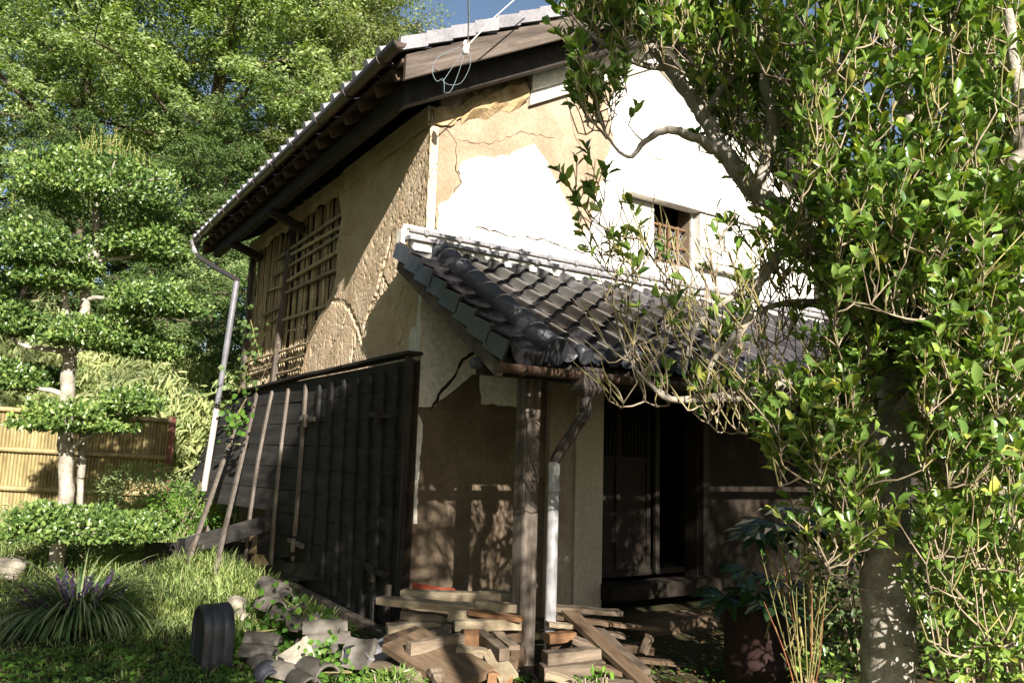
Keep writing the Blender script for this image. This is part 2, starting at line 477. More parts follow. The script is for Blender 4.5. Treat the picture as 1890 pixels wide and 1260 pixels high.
L_DEEP = leafmat("deep_green_leaf", [(0.055, 0.095, 0.034), (0.09, 0.145, 0.048), (0.14, 0.205, 0.07)], 0.45, 0.25, 0.3)
L_BAMBOO = leafmat("pale_bamboo_leaf", [(0.19, 0.25, 0.10), (0.27, 0.32, 0.14), (0.36, 0.39, 0.19), (0.44, 0.45, 0.25)], 0.5, 0.3, 0.3)
L_GRASS = leafmat("grass_blade", [(0.20, 0.30, 0.085), (0.29, 0.40, 0.14), (0.39, 0.48, 0.21), (0.50, 0.52, 0.30)], 0.5, 0.35, 0.3)
L_WEED = leafmat("weed_leaf", [(0.06, 0.14, 0.025), (0.10, 0.21, 0.035), (0.16, 0.29, 0.05)], 0.45, 0.35, 0.35)
L_FATSIA = leafmat("dark_palmate_leaf", [(0.025, 0.06, 0.025), (0.04, 0.085, 0.03)], 0.25, 0.15, 0.5)
L_LIRIO = leafmat("variegated_blade", [(0.045, 0.10, 0.04), (0.08, 0.15, 0.06), (0.34, 0.40, 0.22), (0.06, 0.12, 0.05)], 0.4, 0.2, 0.4)
M_PURPLE = surf("purple_flower", [(0.07, 0.04, 0.11), (0.12, 0.07, 0.17)], 30, 0.7, 0)
M_LITTER = leafmat("dry_leaf", [(0.16, 0.08, 0.035), (0.24, 0.13, 0.05), (0.30, 0.19, 0.08)], 0.7, 0.1, 0.2)

def ground_mat():
    m, n, b = new_mat("garden_soil")
    v = coords(n)
    t = noise(n, v, 1.1, 8, 0.65)
    col = ramp(n, t.outputs[0], [(0.3, (0.05, 0.065, 0.025)), (0.5, (0.075, 0.075, 0.035)), (0.7, (0.12, 0.085, 0.05))]).outputs[0]
    t2 = noise(n, v, 35, 8, 0.75)
    g = ramp(n, t2.outputs[0], [(0.3, (0.55, 0.55, 0.55)), (0.7, (1.3, 1.3, 1.3))])
    col = mixc(n, col, g.outputs[0], 1.0, 'MULTIPLY')
    n.links.new(col, b.inputs["Base Color"])
    b.inputs["Roughness"].default_value = 0.95
    b.inputs["Specular IOR Level"].default_value = 0.1
    bump(n, b, t2.outputs[0], 0.9, 0.03)
    return m
M_GROUND = ground_mat()

# ------------------------------------------------------------------ ground
def make_ground():
    xs = np.concatenate([np.linspace(-160, -16, 18), np.linspace(-15, 15, 121), np.linspace(16, 160, 18)])
    ys = np.concatenate([np.linspace(-120, -11, 12), np.linspace(-10, 24, 137), np.linspace(25, 200, 18)])
    X, Y = np.meshgrid(xs, ys)
    Z = ground_z(X, Y) + NR.normal(size=X.shape) * 0.008
    mb = MB()
    mb.grid([[(X[i, j], Y[i, j], Z[i, j]) for j in range(len(xs))] for i in range(len(ys))])
    o = mb.build("ground", M_GROUND, fix=False)
    tag(o, "uneven garden soil running under the storehouse and up the wooded slope", "ground", kind="structure")
make_ground()
# ------------------------------------------------------------------ storehouse
house = thing("storehouse", "crumbling two-storey earthen storehouse with white gable, bamboo lath showing and dark tiled roofs", "storehouse", (0, 0, 0))
fU = lambda a, b, t: (-t, a, b)          # side wall: a along y, b height, t outwards
fV = lambda a, b, t: (a, -t, b)          # gable wall: a along x, b height, t outwards

SIDE_CRACKS = (([(0.82, 3.84), (0.92, 3.62), (1.02, 3.48), (1.12, 3.25), (1.35, 3.08), (1.42, 2.9)], .020, .05), ([(2.55, 3.42), (2.2, 3.35), (1.95, 3.25), (1.62, 2.98), (1.5, 2.85), (1.36, 2.68), (1.28, 2.52)], .024, .05),
               ([(0.1, 3.2), (0.28, 3.0), (0.36, 2.82), (0.52, 2.62)], .022, .05), ([(0.46, 3.25), (0.62, 3.0), (0.7, 2.72)], .014, .03), ([(1.42, 2.9), (1.7, 2.72), (1.76, 2.55)], .014, .03), ([(1.02, 3.48), (0.84, 3.3), (0.8, 3.1), (0.95, 2.9)], .012, .02), ([(1.95, 3.25), (2.1, 3.0), (2.4, 2.85)], .013, .025), ([(2.3, 4.2), (2.0, 4.12), (1.8, 4.2)], .012, .02))

def build_walls():
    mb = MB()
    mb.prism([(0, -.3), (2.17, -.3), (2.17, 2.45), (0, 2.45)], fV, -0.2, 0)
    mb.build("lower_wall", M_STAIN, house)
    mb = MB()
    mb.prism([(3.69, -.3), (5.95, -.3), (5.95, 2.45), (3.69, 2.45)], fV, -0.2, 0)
    mb.build("lower_wall", M_SHADED, house)
    mb = MB()
    for x0, z0, x1, z1 in ((0.09, 2.452, 5.95, 3.9), (0.09, 3.902, 2.95, 4.72), (3.57, 3.902, 5.95, 4.72)):
        mb.prism([(x0, z0), (x1, z0), (x1, z1), (x0, z1)], fV, -0.2, 0)
    mb.prism([(0.09, 4.722), (5.95, 4.722), (5.95, 5.05), (2.98, 6.65), (0.09, 5.10)], fV, -0.2, 0)
    mb.build("gable_wall", M_BEIGE, house)
    # side wall: the mud that still stands, with its broken edge
    poly = [(0.0, 2.458), (3.60, 2.458), (3.55, 2.54), (3.35, 2.91), (2.91, 3.29), (2.56, 3.48), (2.45, 3.72), (2.49, 4.12), (2.36, 4.43), (2.50, 4.70), (2.52, 4.80), (0.0, 4.80)]
    rp = ragged(poly, 0.07, 0.022, keep=(0, 1, 11, 12))
    mb = MB()
    mb.prism(rp, fU, -0.085, -0.014)
    mb.build("mud_wall", M_MUD, house)
    # its pitted, cracked face: every pit and fissure is modelled
    st = 0.0125
    ya = np.arange(0.0, 3.72, st); za = np.arange(2.458, 4.8101, st)
    Y, Z = np.meshgrid(ya, za)
    Dp = 0.006 * np.sin(Y * 3.1 + 1) * np.cos(Z * 2.7) + 0.004 * np.sin(Y * 9 + Z * 5) + NR.normal(size=Y.shape) * 0.0016
    for _ in range(1250):
        cy = NR.uniform(0, 3.6); cz = NR.uniform(2.47, 4.78)
        dens = .35 + .65 * (np.sin(cy * 2.3 + cz * 1.9) * .5 + .5)
        if cy < .7: dens = 1
        if NR.random() > dens: continue
        r = NR.uniform(.006, .019) * (1.5 if NR.random() < .06 else 1); el = NR.uniform(1.0, 1.6) * (2.2 if cz < 2.95 and cy > 1.6 else 1)
        i0, i1 = np.searchsorted(za, [cz - r * el * 2, cz + r * el * 2]); j0, j1 = np.searchsorted(ya, [cy - r * 2, cy + r * 2])
        q = ((Y[i0:i1, j0:j1] - cy) / r) ** 2 + ((Z[i0:i1, j0:j1] - cz) / (r * el)) ** 2
        Dp[i0:i1, j0:j1] -= NR.uniform(.006, .013) * np.exp(-q * 1.1)
    for pts, w, dep in SIDE_CRACKS:
        for a, b in zip(pts[:-1], pts[1:]):
            n_ = 10
            wob = NR.normal(size=(n_ + 1, 2)) * .012
            for k in range(n_):
                pa = np.array(a) + (np.array(b) - np.array(a)) * k / n_ + wob[k]; pb = np.array(a) + (np.array(b) - np.array(a)) * (k + 1) / n_ + wob[k + 1]
                v = pb - pa; L2 = v @ v + 1e-9
                t = np.clip(((Y - pa[0]) * v[0] + (Z - pa[1]) * v[1]) / L2, 0, 1)
                dd = np.hypot(Y - pa[0] - t * v[0], Z - pa[1] - t * v[1])
                Dp = np.where(dd < w, np.minimum(Dp, -dep * (1 - (dd / w) ** 2) ** .5 - .002), Dp)
    px_ = np.array([p[0] for p in rp]); pz_ = np.array([p[1] for p in rp])
    ins = np.zeros(Y.shape, bool)
    for k in range(len(rp)):
        y1, z1 = px_[k], pz_[k]; y2, z2 = px_[(k + 1) % len(rp)], pz_[(k + 1) % len(rp)]
        if z1 != z2: ins ^= ((z1 > Z) != (z2 > Z)) & (Y < (y2 - y1) * (Z - z1) / (z2 - z1) + y1)
    ins |= (Y < .02)
    idx = np.arange(Y.size).reshape(Y.shape)
    ok = ins[:-1, :-1] & ins[1:, :-1] & ins[:-1, 1:] & ins[1:, 1:]
    edge = ins & ~(np.roll(ins, 2, 0) & np.roll(ins, -2, 0) & np.roll(ins, 2, 1) & np.roll(ins, -2, 1)) & (Y > .05) & (Z > 2.5) & (Z < 4.76)
    Dp = np.where(edge, np.minimum(Dp, -.012), Dp)
    f = np.stack([idx[:-1, :-1], idx[1:, :-1], idx[1:, 1:], idx[:-1, 1:]], -1)[ok]
    mb = MB()
    mb.add(np.stack([-Dp.ravel(), Y.ravel(), Z.ravel()], 1).tolist(), f.tolist(), True)
    mb.build("mud_face", M_MUD, house, fix=False)
    mb = MB()
    mb.prism(ragged([(0.02, 4.80), (1.78, 4.79), (2.24, 4.72), (2.30, 5.0), (0.02, 5.0)], 0.08, 0.02, keep=(3, 4)), fU, -0.08, 0.035)
    mb.build("wall_head", M_MUD, house)
    mb = MB()                                # the rest of the shell, out of sight or in shade
    mb.box((5.75, 0.2, -.3), (5.95, 6.75, 5.0)); mb.box((0.2, 6.55, -.3), (5.75, 6.75, 5.0))
    mb.box((0.16, 0.2, -.3), (0.2, 6.55, 2.45))
    mb.prism([(0, 5.0), (5.95, 5.0), (2.98, 6.6)], lambda a, b, t: (a, 6.65 + t, b), 0, 0.1)
    mb.build("rear_wall", M_STAIN, house)
    mb = MB()
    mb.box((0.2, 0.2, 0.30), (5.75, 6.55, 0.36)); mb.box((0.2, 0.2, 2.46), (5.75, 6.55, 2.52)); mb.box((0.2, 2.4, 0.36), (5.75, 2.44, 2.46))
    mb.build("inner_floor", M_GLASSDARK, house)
    # cracks
    mb = MB()
    crack(mb, [(0.13, 4.80), (0.26, 4.72), (0.3, 4.55), (0.29, 4.4), (0.35, 4.28), (0.22, 4.05), (0.08, 3.95)], fV, 0.014)
    mb.build("wall_crack", M_CRACK, house)
    mb = MB()
    crack(mb, [(0.10, 3.9), (0.09, 3.7)], fV, 0.02)
    mb.build("wall_crack", M_CRACK, house)
    mb = MB()
    crack(mb, [(0.5, 3.86), (0.9, 3.83), (1.35, 3.87), (1.7, 3.82), (2.2, 3.84), (2.6, 3.80)], lambda a, b, t: fV(a, b, t + .024), 0.018)
    mb.build("wall_crack", M_CRACK, house)
    mb = MB()
    crack(mb, [(0.35, 4.72), (0.7, 4.78), (1.05, 5.0), (1.5, 5.05)], fV, 0.006)
    mb.build("wall_crack", M_CRACK, house)
    mb = MB()
    crack(mb, [(1.7, 5.5), (1.75, 5.2), (1.95, 4.9), (2.0, 4.6)], fV, 0.006)
    mb.build("wall_crack", M_CRACK, house)
    mb = MB()
    crack(mb, [(0.62, 2.62), (0.45, 2.5), (0.38, 2.35), (0.2, 2.15), (0.12, 2.0)], lambda a, b, t: fV(a, b, t + .02), 0.035)
    mb.build("wall_crack", M_CRACK, house)
    # white finish coat that has not fallen yet
    mb = MB(); T = 0.024
    mb.prism(ragged([(0.10, 3.52), (5.94, 3.52), (5.94, 3.898), (0.12, 3.898)], .1, .008, keep=(0, 1, 2)), fV, 0, T)
    left = [(0.12, 3.9), (2.945, 3.9), (2.945, 4.72), (2.2, 4.72), (2.05, 4.5), (2.02, 4.15), (1.86, 4.02), (1.72, 4.25), (1.62, 4.42), (1.46, 4.62), (1.33, 4.80), (1.22, 4.90), (1.08, 4.82), (0.86, 4.68), (0.66, 4.62), (0.53, 4.59), (0.36, 4.50), (0.31, 4.40), (0.36, 4.28), (0.24, 4.10), (0.10, 3.97)]
    mb.prism(ragged(left, 0.035, 0.013, keep=(0, 1, 2)), fV, 0, T)
    mb.prism([(3.575, 3.9), (5.94, 3.9), (5.94, 4.72), (3.575, 4.72)], fV, 0, T)
    top = [(2.2, 4.722), (5.94, 4.722), (5.94, 4.98), (3.0, 6.58), (2.42, 6.26), (2.36, 5.9), (2.22, 5.6), (2.32, 5.2), (2.2, 4.95)]
    mb.prism(ragged(top, 0.07, 0.015, keep=(0, 1, 2, 3)), fV, 0, T)
    mb.build("white_plaster", M_WHITE, house)
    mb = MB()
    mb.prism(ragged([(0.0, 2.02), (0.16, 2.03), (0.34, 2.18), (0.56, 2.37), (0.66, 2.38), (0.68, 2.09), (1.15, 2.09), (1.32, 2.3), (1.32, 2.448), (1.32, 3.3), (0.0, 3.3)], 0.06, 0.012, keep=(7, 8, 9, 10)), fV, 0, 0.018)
    mb.prism(ragged([(0.0, 1.95), (0.05, 1.85), (0.03, 1.3), (0.04, 0.95), (0.0, 0.95)], 0.05, 0.008, keep=(4,)), fV, 0, 0.014)  # white strip up the corner paints the sky's reflection on a tin trim
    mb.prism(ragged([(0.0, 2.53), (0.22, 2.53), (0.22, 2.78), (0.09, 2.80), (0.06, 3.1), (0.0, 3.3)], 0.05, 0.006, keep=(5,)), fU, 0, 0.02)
    mb.build("corner_plaster_and_glint", M_WHITE, house)
    mb = MB()                                 # rolled edge of bare mud along the corner
    mb.tube([(0.012 + rnd.uniform(-.004, .004), 0.012, z) for z in np.linspace(2.5, 4.98, 40)], [0.022 + rnd.uniform(-.006, .006) for _ in range(40)], 8, jit=.15)
    mb.build("corner_edge", M_MUD, house)

def eave_band():
    """moulded plaster band under the rake, broken away at its left end"""
    zl = lambda x: 5.40 + 0.55 * (x - 1.14)          # middle of the band on the left rake
    zr = lambda x: zl(2.98) - 0.55 * (x - 2.98)
    def strip(mb, x0, x1, z, lo, hi, out):
        mb.prism([(x0, z(x0) + lo), (x1, z(x1) + lo), (x1, z(x1) + hi), (x0, z(x0) + hi)], fV, 0, out)
    mb = MB()
    strip(mb, 1.13, 2.977, zl, -0.09, 0.06, 0.06); strip(mb, 1.12, 2.979, zl, 0.062, 0.34, 0.10)
    strip(mb, 2.98, 5.95, zr, -0.09, 0.06, 0.06); strip(mb, 2.98, 5.95, zr, 0.062, 0.34, 0.10)
    mb.build("white_eave_band", M_WHITE, house)
    mb = MB()
    n = 9
    lo = [(0.33 + 0.095 * i, zl(0.33 + 0.095 * i) - 0.07 + rnd.uniform(-.03, .03)) for i in range(n)]
    hi = [(0.33 + 0.095 * i, zl(0.33 + 0.095 * i) + 0.26 + rnd.uniform(-.05, .02)) for i in range(n)]
    vs = []; 
    rows = 5
    G = []
    for i in range(n):
        row = []
        for j in range(rows):
            t = j / (rows - 1)
            a = lo[i][0]; b = lo[i][1] * (1 - t) + hi[i][1] * t
            out = (0.0 if j in (0, rows - 1) else 0.07 + rnd.uniform(-.03, .03)) * (0.3 if i == 0 else 1)
            row.append((a + rnd.uniform(-.015, .015), -0.004 - out, b))
        G.append(row)
    mb.grid(G, False)
    mb.prism(ragged([(0.0, 4.8), (0.2, 4.83), (0.36, 4.98), (0.34, 5.1), (0.0, 4.95)], .05, .02), fV, 0, 0.03)
    mb.build("broken_mud_core", M_CORE, house)
    mb = MB()                                  # raised plaster ring near the apex
    P = [(3.0 + .21 * math.cos(a), -0.03, 5.38 + .21 * math.sin(a)) for a in np.linspace(0, 2 * math.pi, 33)]
    mb.tube(P, 0.018, 8, cap=False)
    mb.disc((3.0, -0.018, 5.38), (0, -1, 0), 0.19, 28, 0.012)
    mb.build("plaster_ring", M_WHITE, house)

def window():
    w = MB()
    w.prism([(2.45, 4.60), (5.0, 4.60), (5.0, 4.73), (2.45, 4.73)], fV, 0.017, 0.17)
    lintel = w.build("window_hood", M_WHITE, house)
    f = MB()
    f.box((2.94, -0.03, 3.86), (3.58, 0.02, 3.90)); f.box((2.91, -0.03, 3.86), (2.949, 0.02, 4.6)); f.box((3.572, -0.03, 3.86), (3.60, 0.02, 4.6))
    fr = f.build("window_frame", M_WHITE, house)
    g = MB()
    for x in (2.98, 3.12, 3.27, 3.42):
        g.box((x, 0.06, 3.9), (x + .03, 0.085, 4.42))
    for z in (3.92, 4.14, 4.38):
        g.box((2.951, 0.055, z), (3.57, 0.09, z + .028))
    g.build("window_lattice", M_RED_BOARD, fr)
    q = MB()
    for i in range(12):
        for j in range(9):
            cx_, cz_ = 2.975 + i * .052 + (j % 2) * .026, 3.93 + j * .055
            if cx_ > 3.54 or cz_ > 4.40: continue
            pts = [(cx_ + .026 * math.cos(a), 0.10, cz_ + .03 * math.sin(a)) for a in np.linspace(math.pi / 6, 2 * math.pi + math.pi / 6, 7)]
            q.tube(pts, 0.0035, 4, cap=False)
    q.build("wire_mesh", M_PIPE, fr)
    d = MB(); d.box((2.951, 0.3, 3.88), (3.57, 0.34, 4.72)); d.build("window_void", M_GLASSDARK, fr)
    s = MB()
    s.box((3.62, -0.13, 3.93), (4.84, -0.02, 4.58)); s.box((3.70, -0.15, 4.0), (4.76, -0.13, 4.51))
    sh = s.build("window_shutter", M_WHITE, house)
    k = MB()
    k.tube([(4.0, -0.155, 4.36), (4.0, -0.175, 4.36), (4.0, -0.175, 4.16), (4.03, -0.175, 4.15)], 0.008, 6); k.tube([(3.84, -0.155, 4.33), (3.84, -0.175, 4.33), (3.84, -0.175, 4.18)], 0.005, 6)
    k.build("shutter_hook", M_RUST, sh)

def lath():
    """split bamboo exposed where the mud fell from the side wall"""
    b = MB(); b.box((0.14, 2.2, 2.4), (0.16, 6.6, 4.95)); b.build("backing_board", M_GLASSDARK, house)
    y = 2.22
    while y < 6.62:
        y += rnd.uniform(0.065, 0.12)
        if 4.40 < y < 4.62 or rnd.random() < 0.07: continue
        z0 = 2.45 + rnd.uniform(0, .25 if rnd.random() < .25 else .02); z1 = 4.85 - (rnd.uniform(0.3, 1.2) if rnd.random() < 0.16 else 0)
        r = rnd.uniform(0.011, 0.021)
        pts = []; ra = []
        ph = rnd.uniform(0, .2); bow = rnd.uniform(-.03, .03); lean = rnd.uniform(-.05, .05)
        for i in range(11):
            t = i / 10
            pts.append((0.105 + rnd.uniform(-.004, .004), y + lean * t + bow * math.sin(t * 3.1), z0 + (z1 - z0) * t)); ra.append(r * (1.14 if (i % 2) else 1.0))
        m = MB(); m.tube(pts, ra, 7); m.build("bamboo_upright", M_BAMBOO, house)
    for z, y0, y1, r in ((4.50, 2.40, 4.5, .026), (4.37, 2.42, 4.45, .024), (4.24, 2.42, 4.6, .020), (4.03, 2.40, 4.6, .027), (3.83, 2.46, 4.66, .026), (3.42, 2.6, 4.75, .022),
                         (4.46, 4.75, 5.25, .022), (4.22, 4.75, 5.35, .022), (4.00, 4.8, 5.5, .02), (3.66, 4.82, 5.75, .024), (3.50, 4.8, 5.3, .02),
                         (2.98, 3.3, 6.5, .022), (2.82, 3.45, 6.4, .024), (2.66, 3.5, 4.8, .022), (2.52, 3.5, 6.55, .024), (2.76, 4.9, 6.3, .02)):
        pts = []; ra = []
        sag = rnd.uniform(-.05, .05)
        n = 13
        for i in range(n):
            t = i / (n - 1)
            pts.append((0.062 + rnd.uniform(-.003, .003), y0 + (y1 - y0) * t, z + sag * (t - .5) + rnd.uniform(-.004, .004))); ra.append(r * (1.1 if i % 3 == 0 else 1))
        m = MB(); m.tube(pts, ra, 8); m.build("bamboo_rail", M_BAMBOO, house)
    for k, (p0, p1, w) in enumerate((((0.06, 4.50, 4.85), (0.03, 4.82, 2.45), .085), ((0.07, 6.66, 4.9), (0.06, 6.62, 2.4), .12))):
        m = MB(); m.beam(p0, p1, w, .07, up=(1, 0, 0), warp=.006, seg=8); m.build("wall_post", M_POST, house)
    for y0, y1, z0, z1 in ((4.92, 5.22, 2.9, 4.75), (5.3, 5.42, 3.6, 4.7), (3.3, 3.42, 3.6, 4.8)):
        m = MB(); m.box((0.118, y0, z0), (0.136, y1, z1)); m.build("inner_board", M_RED_BOARD, house)
    m = MB()                                     # straw rope and loose splints
    for i in range(46):
        y = rnd.uniform(3.4, 6.5); z = rnd.choice((2.55, 2.7, 2.85, 3.2, 3.3, 3.25)) + rnd.uniform(-.05, .05)
        if z > 3.1 and not (3.0 < y < 4.2): y = rnd.uniform(2.9, 4.2)
        a = rnd.uniform(-1, 1)
        m.tube([(0.03 + rnd.uniform(-.015, .02), y, z), (0.02, y + .05, z + .04 * a), (0.035, y + .12, z + rnd.uniform(-.07, .05))], 0.005, 5)
    m.build("straw_rope", M_BAMBOO, house)
    for P_, r_ in (([(0.0, 2.75, 3.32), (-0.02, 3.2, 3.02), (-0.01, 4.4, 2.86)], .009), ([(0.0, 2.7, 3.35), (-0.03, 3.4, 2.84), (0.0, 3.9, 2.7)], .007), ([(0.0, 4.6, 3.1), (0.0, 5.3, 2.62)], .009)):
        m = MB(); m.tube(P_, r_, 6); m.build("loose_splint", M_BAMBOO, house)
    m = MB(); m.prism(ragged([(2.35, 4.82), (6.6, 4.80), (6.6, 4.98), (2.3, 4.98)], .12, .05, keep=(1, 2, 3)), fU, -0.06, 0.02); m.build("wall_head", M_MUD, house)

# ---- black siding on the lower side wall: flat at the near end, its far end swung outwards
def lean(y):
    return .04 + .43 * max(0.0, y - 3.0) ** 1.0
def PS(y, z, o=0.0):
    return Vector((-.12 - lean(y) * max(0.0, 1 - z / 2.45) - o, y - o * .25 * (y > 3), z + o * .15))
def y_end(z):
    return 5.35 + .95 * max(0, z) / 2.45
def panel_hit(x, y):
    """where the sight line through this photo pixel meets the leaning boards"""
    d = (px(x, y, 1.0) - CAM_P)
    t = 5.0
    while t < 16:
        p = CAM_P + d * t
        if p.x > -.12 - lean(p.y) * max(0.0, 1 - p.z / 2.45): break
        t += .01
    return p.y, p.z

def siding():
    rows = 9
    mb = MB()
    for r in range(rows):
        z1 = 2.45 - 2.45 * r / rows - .004; z0 = 2.45 - 2.45 * (r + 1) / rows + .004
        y = -0.10
        while y < 2.78:
            y2 = min(2.78, y + rnd.choice((1.4, 1.6, 2.9)))
            o = rnd.uniform(0, .006)
            a = [PS(y, z0, o), PS(y2 - .004, z0, o), PS(y2 - .004, z1, o + .004), PS(y, z1, o + .004)]
            b = [p + Vector((.024, 0, 0)) for p in a]
            mb.add(a + b, [(0, 1, 2, 3), (7, 6, 5, 4), (0, 4, 5, 1), (1, 5, 6, 2), (2, 6, 7, 3), (3, 7, 4, 0)])
            y = y2
    mb.build("board_panel", M_BLACK, house)
    mb = MB()
    for r in range(9):
        z1 = 2.45 - 2.45 * r / rows - .005; z0 = 2.45 - 2.45 * (r + 1) / rows + .005
        n = 9
        o = rnd.uniform(0, .008); e = rnd.uniform(-.05, .05)
        ya, yb = 2.784, y_end(z0) + e
        if r in (6, 7): yb = 3.35 + rnd.uniform(0, .3)
        if r == 8: yb = 3.9
        top = [PS(ya + (yb + .08 - ya) * i / n, z1, o) for i in range(n + 1)]; bot = [PS(ya + (yb - ya) * i / n, z0, o + .008) for i in range(n + 1)]
        B = Vector((.022, .004, 0))
        vs = top + bot + [p + B for p in top] + [p + B for p in bot]
        k = n + 1
        fs = []
        for i in range(n):
            fs += [(i, i + 1, k + i + 1, k + i), (2 * k + i + 1, 2 * k + i, 3 * k + i, 3 * k + i + 1), (i, 2 * k + i, 2 * k + i + 1, i + 1), (k + i, k + i + 1, 3 * k + i + 1, 3 * k + i)]
        fs += [(0, k, 3 * k, 2 * k), (n, 2 * k + n, 3 * k + n, k + n)]
        mb.add(vs, fs)
    o = mb.build("leaning_board_panel", M_BLACK, house)
    o["label"] = "black board panel that has swung away from the wall"
    # loose boards at its foot
    def gp(x, y, off=0.0):
        d = px(x, y, 1.0) - CAM_P; t = 4.0
        while t < 16:
            p = CAM_P + d * t
            if p.z < gz(p.x, p.y) + off: break
            t += .01
        return p
    def board(p0, p1, h, up, nm="loose_board", mat=M_BLACK, th=.022):
        m = MB(); m.beam(p0, p1, th, h, up=up, warp=.004, seg=6); return m.build(nm, mat, house)
    gdist = lambda p: (p - CAM_P).dot(CAM_F)
    def onp(x, y, o=.0): return PS(*panel_hit(x, y), o)
    board(px(338, 1010, gdist(gp(338, 1010, .25)) + .25), onp(500, 962, -.01), .20, (0, 0, 1))
    board(gp(264, 1030, .16), gp(452, 1026, .18) + Vector((.12, .1, .0)), .34, (0, 0, 1))
    board(gp(300, 1022, .22) + Vector((.2, .25, 0)), gp(455, 1000, .3) + Vector((.3, .3, 0)), .26, (0, .1, 1))
    board(onp(500, 1012, -.015), onp(585, 1000, -.02), .22, (0, 0, 1))
    board(onp(455, 1060, -.01), onp(600, 1050, -.015), .20, (0, 0, 1))
    board(px(385, 975, 9.9), px(340, 1004, 10.0), .09, (0, 0, 1), mat=M_BATTEN)
    board(px(372, 890, 11.0), px(322, 1000, 10.6), .05, (1, 0, 0), "edge_slat", M_TIMBER)
    board(px(366, 915, 11.1), px(330, 1003, 10.8), .04, (1, 0, 0), "edge_slat", M_BATTEN)
    board(px(360, 940, 11.2), px(338, 1005, 11.0), .03, (1, 0, 0), "edge_slat", M_TIMBER)
    # battens
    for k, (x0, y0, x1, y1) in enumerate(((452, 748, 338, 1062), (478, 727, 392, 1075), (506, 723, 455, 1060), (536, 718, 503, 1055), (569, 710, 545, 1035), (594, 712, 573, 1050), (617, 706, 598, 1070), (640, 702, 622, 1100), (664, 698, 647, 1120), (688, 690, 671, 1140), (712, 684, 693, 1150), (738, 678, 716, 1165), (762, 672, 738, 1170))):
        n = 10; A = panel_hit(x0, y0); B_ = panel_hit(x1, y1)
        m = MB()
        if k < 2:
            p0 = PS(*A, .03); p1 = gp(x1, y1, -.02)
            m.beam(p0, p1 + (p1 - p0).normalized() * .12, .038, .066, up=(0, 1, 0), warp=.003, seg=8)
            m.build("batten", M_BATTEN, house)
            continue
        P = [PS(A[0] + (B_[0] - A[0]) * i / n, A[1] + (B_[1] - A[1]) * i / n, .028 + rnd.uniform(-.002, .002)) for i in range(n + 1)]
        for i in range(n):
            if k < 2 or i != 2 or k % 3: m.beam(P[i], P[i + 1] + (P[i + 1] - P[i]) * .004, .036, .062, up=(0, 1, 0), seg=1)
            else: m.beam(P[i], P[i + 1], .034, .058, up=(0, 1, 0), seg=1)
        m.build("batten", M_BATTEN if k < 5 else M_BLACK, house)  # near battens take the boards' black, shade put into their colour
    for x, y in ((577, 776), (712, 770), (555, 1004), (705, 1055)):
        a, b = panel_hit(x, y)
        c = PS(a, b, .06)
        m = MB(); m.beam(c + Vector((0, -.24, .0)), c + Vector((0, .22, .02)), .05, .05, warp=.003, seg=3); m.beam(c + Vector((-.03, 0, -.09)), c + Vector((-.03, 0, .06)), .05, .04, up=(1, 0, 0))
        m.build("peg_bar", M_BATTEN if x < 600 else M_DARKPOST, house)
    m = MB(); m.beam((-.13, -.16, 2.505), (-.13, 3.3, 2.49), .16, .03, warp=.004, seg=6); m.beam((-.13, 3.3, 2.485), (-.16, 5.6, 2.43), .15, .03, warp=.006, seg=5); m.build("top_ledge", M_DARKWOOD, house)
    m = MB(); m.beam((-.2, 5.6, 2.42), (-.22, 6.1, 2.46), .3, .02, warp=.02, seg=4); m.beam((-.24, 6.05, 2.46), (-.26, 6.9, 2.34), .32, .02, warp=.02, seg=4); m.build("curled_ledge_sheet", M_DARKWOOD, house)
    m = MB(); m.beam((-.24, -.25, -.03), (-.27, 3.4, 0.02), .10, .13, warp=.006, seg=8); m.build("ground_sill", M_POST, house)
    m = MB(); m.beam((-.18, -.13, 2.47), (-.17, -.14, -.08), .03, .06, up=(1, 0, 0), warp=.004, seg=5); m.beam((-.26, -.10, .44), (-.26, -.12, .02), .05, .045, up=(1, 0, 0), warp=.004, seg=4); m.build("corner_batten", M_DARKPOST, house)
    # mud fallen behind the boards
    m = MB(); c = PS(*panel_hit(445, 992), -.30)
    m.grid([[(c.x + (i / 8 - .5) * .5, c.y + (j / 14 - .5) * 1.5, c.z - .24 + .38 * math.sin(math.pi * i / 8) ** .7 * math.sin(math.pi * j / 14) ** .8 + rnd.uniform(-.02, .02)) for j in range(15)] for i in range(9)], False); m.build("fallen_mud", M_CORE, house)

build_walls(); eave_band(); window(); lath(); siding()
# ------------------------------------------------------------------ roofs
def tile_profile(k=12, deep=0.020, rib=0.058):
    out = []
    for i in range(k + 1):
        t = i / k
        if t < 0.62:
            h = -deep * math.sin(math.pi * t / 0.62)
        else:
            q = (t - 0.62) / 0.38
            h = rib * (1 - abs(2 * q - 1) ** 4.5)
        out.append((t, h))
    return out
PROF = tile_profile()

